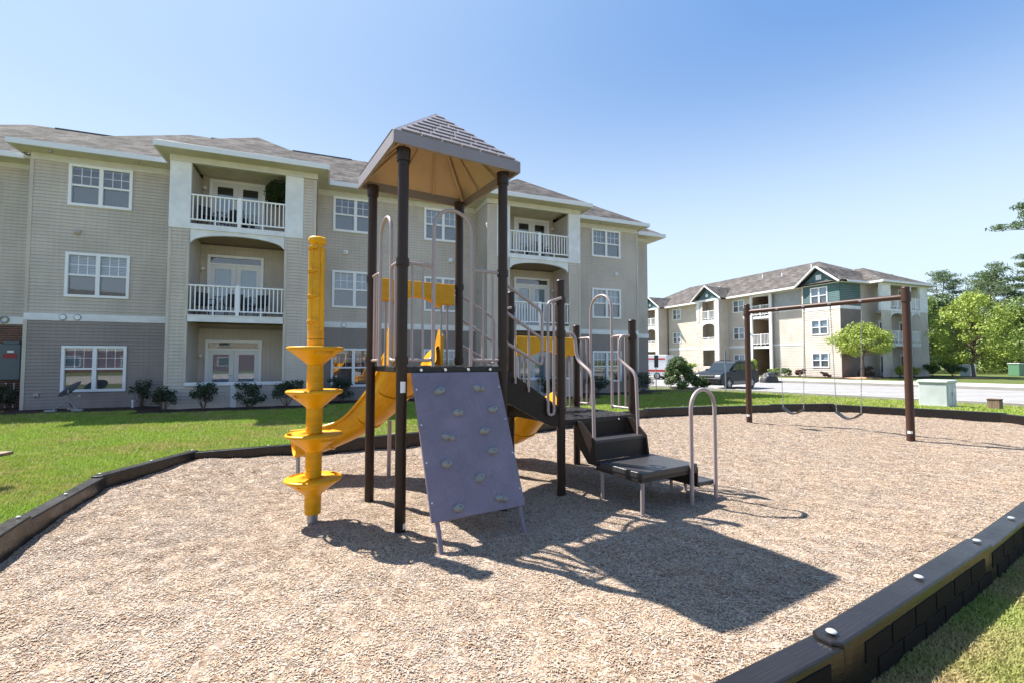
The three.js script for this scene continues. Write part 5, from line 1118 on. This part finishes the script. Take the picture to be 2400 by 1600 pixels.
{                                                        // dark covered mound on the far verge
  const x = 21.3, d = 38.4, g = thing('covered_mound', 'low dark heap under a black cover on the verge before the far building', 'covered heap', x, d, groundY(x, d) + 0.0, 0.6);
  const s = new THREE.SphereGeometry(1, 28, 14, 0, Math.PI * 2, 0, Math.PI / 2), p = s.attributes.position;
  for (let i = 0; i < p.count; i++) { const a = p.getX(i), b = p.getY(i), e = p.getZ(i), w = 1 + 0.12 * n2(a * 2 + 3, e * 2) + 0.05 * n2(a * 7, e * 7 + b * 5); p.setXYZ(i, a * w * 0.82, Math.pow(b, 0.8) * w * 0.86, e * w * 0.6); } s.computeVertexNormals();
  add(g, 'cover', s, M.rubber); add(g, 'hem', new THREE.TorusGeometry(0.78, 0.05, 6, 28).rotateX(Math.PI / 2).scale(1.05, 1, 0.78).translate(0, 0.04, 0), M.black);
}
// sign posts at the edge of the parking
for (const [x, d, h, ry, lb, col] of [[11.95, 25.95, 2.35, 1.15, 'blue grey parking sign seen edge on before the dark vehicle', lin(0.06, 0.12, 0.2)], [8.98, 28.9, 2.1, 0.4, 'dark backed parking sign on a thin post by the corner of the near building', lin(0.03, 0.035, 0.04)]]) {
  const g = thing('sign_post', lb, 'sign', x, d, groundY(x, d), ry);
  add(g, 'pole', [bar(V(0, -0.1, 0), V(0, h, 0), 0.03, 10)], M.steel);
  add(g, 'sign_plate', [rbox(-0.16, 0.16, h - 0.75, h + 0.02, 0.03, 0.045, 0.006)], std(col, 0.5)); add(g, 'clip', box(-0.04, 0.04, h - 0.5, h - 0.44, 0.0, 0.032), M.steel);
}

// ---------------------------------------------------------------- vehicles
function wheel(parent, x, z, r, side) {
  const g = group(parent, 'wheel', x, r, z);
  add(g, 'tyre', new THREE.TorusGeometry(r - 0.1, 0.1, 12, 28).scale(1, 1, 1.15), M.rubber);
  add(g, 'rim', [cyl(r - 0.13, r - 0.13, -0.06, 0.06, 24).rotateX(Math.PI / 2), ...Array.from({ length: 5 }, (_, k) => box(-0.035, 0.035, 0, r - 0.12, side * 0.06, side * 0.09).rotateZ(k * 1.2566))], std(lin(0.42, 0.43, 0.45), 0.3, { metalness: 0.6 }));
}
{
  // nose towards the kerb: local +x is the front
  const x = 14.0, d = 30.2, g = thing('parked_vehicle', 'dark blue grey sport utility vehicle parked nose to the kerb', 'car', x, d, gh(29) + 0.012, Math.PI + Math.atan2(QD, QX));
  const paint = phy(lin(0.012, 0.018, 0.026), 0.5, { clearcoat: 0.12, clearcoatRoughness: 0.1, specularIntensity: 0.5 }), tan = phy(lin(0.10, 0.092, 0.08), 0.4, { clearcoat: 0.4 }), dk = M.black;
  const glass = phy(lin(0.02, 0.028, 0.034), 0.03, { ior: 1.7 });
  const W2 = 0.92, side = [[-2.36, 0.42], [-2.40, 0.72], [-2.34, 1.06], [-2.3, 1.12], [1.0, 1.10], [1.25, 1.08], [2.0, 0.98], [2.26, 0.86], [2.36, 0.66], [2.36, 0.42], [2.2, 0.34], [1.86, 0.34]];
  const arch = (cx, o) => { for (let k = 0; k <= 10; k++) { const t = Math.PI * k / 10; o.push([cx + 0.43 * Math.cos(t), 0.36 + 0.43 * Math.sin(t)]); } };
  const body = side.slice(); arch(1.43, body); body.push([0.95, 0.34], [-0.98, 0.34]); arch(-1.45, body); body.push([-1.95, 0.36]);
  add(g, 'body', extr(body, W2 * 2 - 0.12, 0.06).translate(0, 0, -W2 + 0.06), paint);
  add(g, 'lower_trim', [box(-0.96, 0.94, 0.32, 0.52, W2 - 0.02, W2 + 0.012), box(-0.96, 0.94, 0.32, 0.52, -W2 - 0.012, -W2 + 0.02), rbox(2.2, 2.42, 0.36, 0.62, -W2 + 0.06, W2 - 0.06, 0.05), rbox(-2.46, -2.28, 0.38, 0.66, -W2 + 0.06, W2 - 0.06, 0.05)], tan);
  add(g, 'cabin', extr([[-2.26, 1.08], [-2.12, 1.56], [-1.95, 1.70], [-0.2, 1.735], [0.22, 1.68], [1.02, 1.09]], 1.42, 0.05).translate(0, 0, -0.71), paint);
  add(g, 'windscreen', fromTris((() => { const l = []; quad(l, [0.35, 1.61, -0.68], [0.35, 1.61, 0.68], [1.06, 1.125, 0.72], [1.06, 1.125, -0.72]); return l; })()).translate(0.03, 0.035, 0), glass);
  add(g, 'rear_window', fromTris((() => { const l = []; quad(l, [-2.30, 1.18, -0.62], [-2.30, 1.18, 0.62], [-2.13, 1.6, 0.58], [-2.13, 1.6, -0.58]); return l; })()).translate(-0.045, 0, 0), glass);
  for (const s of [1, -1]) {
    for (const q of [[[0.86, 1.14], [0.3, 1.58], [-0.12, 1.62], [-0.12, 1.13]], [[-0.2, 1.13], [-0.2, 1.62], [-1.08, 1.61], [-1.08, 1.13]], [[-1.16, 1.13], [-1.16, 1.61], [-1.88, 1.58], [-2.1, 1.18]]])
      add(g, 'side_window', extr(q, 0.01).translate(0, 0, s > 0 ? 0.762 : -0.772), glass);
    add(g, 'mirror', rbox(0.62, 0.82, 1.1, 1.27, s * 0.8 + (s > 0 ? 0.08 : -0.22), s * 0.8 + (s > 0 ? 0.22 : -0.08), 0.04), paint);
    add(g, 'headlight', rbox(2.2, 2.36, 0.72, 0.9, s * 0.68 - 0.16, s * 0.68 + 0.16, 0.04), std(lin(0.7, 0.72, 0.74), 0.15));
    add(g, 'tail_light', rbox(-2.42, -2.3, 0.85, 1.2, s * 0.78 - 0.1, s * 0.78 + 0.1, 0.03), std(lin(0.3, 0.01, 0.01), 0.3));
    add(g, 'roof_rail', pipe([[-1.8, 1.74, s * 0.62], [-1.75, 1.80, s * 0.62], [-0.25, 1.82, s * 0.62], [-0.2, 1.76, s * 0.62]], 0.018, 0.05), dk);
    for (const hx of [0.05, -0.95]) add(g, 'door_handle', rbox(hx, hx + 0.2, 0.98, 1.02, s * W2 - 0.01, s * W2 + 0.03, 0.008), paint);
  }
  add(g, 'grille', [rbox(2.33, 2.39, 0.66, 0.86, -0.44, 0.44, 0.02)], dk); add(g, 'number_plate', box(2.42, 2.43, 0.46, 0.58, -0.16, 0.16), M.sticker);
  for (const [wx, s] of [[1.43, 1], [1.43, -1], [-1.45, 1], [-1.45, -1]]) wheel(g, wx, s * 0.84, 0.37, s);
}
{
  const x = 13.2, d = 46.5, g = thing('parked_van', 'white van with red stripes parked behind the rounded bush', 'van', x, d, gh(38) + 0.012, 2.5);
  const wh = phy(lin(0.78, 0.79, 0.8), 0.3, { clearcoat: 0.6 }), red = std(lin(0.5, 0.03, 0.03), 0.4), glass = phy(lin(0.03, 0.04, 0.05), 0.05, { ior: 1.6 });
  add(g, 'body', extr([[-2.6, 0.4], [-2.6, 2.3], [1.1, 2.35], [1.9, 1.45], [2.7, 1.15], [2.75, 0.4]], 1.8, 0.06).translate(0, 0, -0.9), wh);
  for (const s of [1, -1]) { add(g, 'stripe', box(-2.5, 2.5, 0.75, 0.95, s * 0.962, s * 0.972), red); add(g, 'stripe', box(-2.5, 1.0, 1.9, 2.05, s * 0.962, s * 0.972), red); add(g, 'side_window', extr([[0.3, 1.35], [0.3, 1.95], [1.15, 1.95], [1.6, 1.35]], 0.01).translate(0, 0, s > 0 ? 0.962 : -0.974), glass); }
  add(g, 'windscreen', fromTris((() => { const l = []; quad(l, [1.25, 2.2, -0.8], [1.25, 2.2, 0.8], [1.92, 1.5, 0.85], [1.92, 1.5, -0.85]); return l; })()).translate(0.08, 0.03, 0), glass);
  add(g, 'bumper', rbox(2.7, 2.86, 0.4, 0.65, -0.9, 0.9, 0.05), M.rubber);
  for (const [wx, s] of [[1.8, 1], [1.8, -1], [-1.7, 1], [-1.7, -1]]) wheel(g, wx, s * 0.88, 0.36, s);
}
for (let k = 0; k < 3; k++) {                            // concrete wheel stops
  const r = -15.8 + (k - 1) * 2.75, q = 26.85, x = q * QX + r * QD, d = q * QD - r * QX;
  const g = thing('wheel_stop', ['white concrete wheel stop left of the dark vehicle by the bush', 'white concrete wheel stop under the nose of the dark vehicle', 'white concrete wheel stop beside the dark vehicle in the empty bay'][k], 'wheel stop', x, d, gh(q) + 0.012, Math.atan2(-QX, QD), 'wheel stops along the kerb');
  add(g, 'stop_block', extr([[-0.1, 0], [-0.07, 0.12], [0.07, 0.12], [0.1, 0]], 1.7, 0.012).translate(0, 0, -0.85).rotateY(Math.PI / 2), M.concrete);
}

renderer.setSize(1024, 682);
renderer.render(scene, camera);
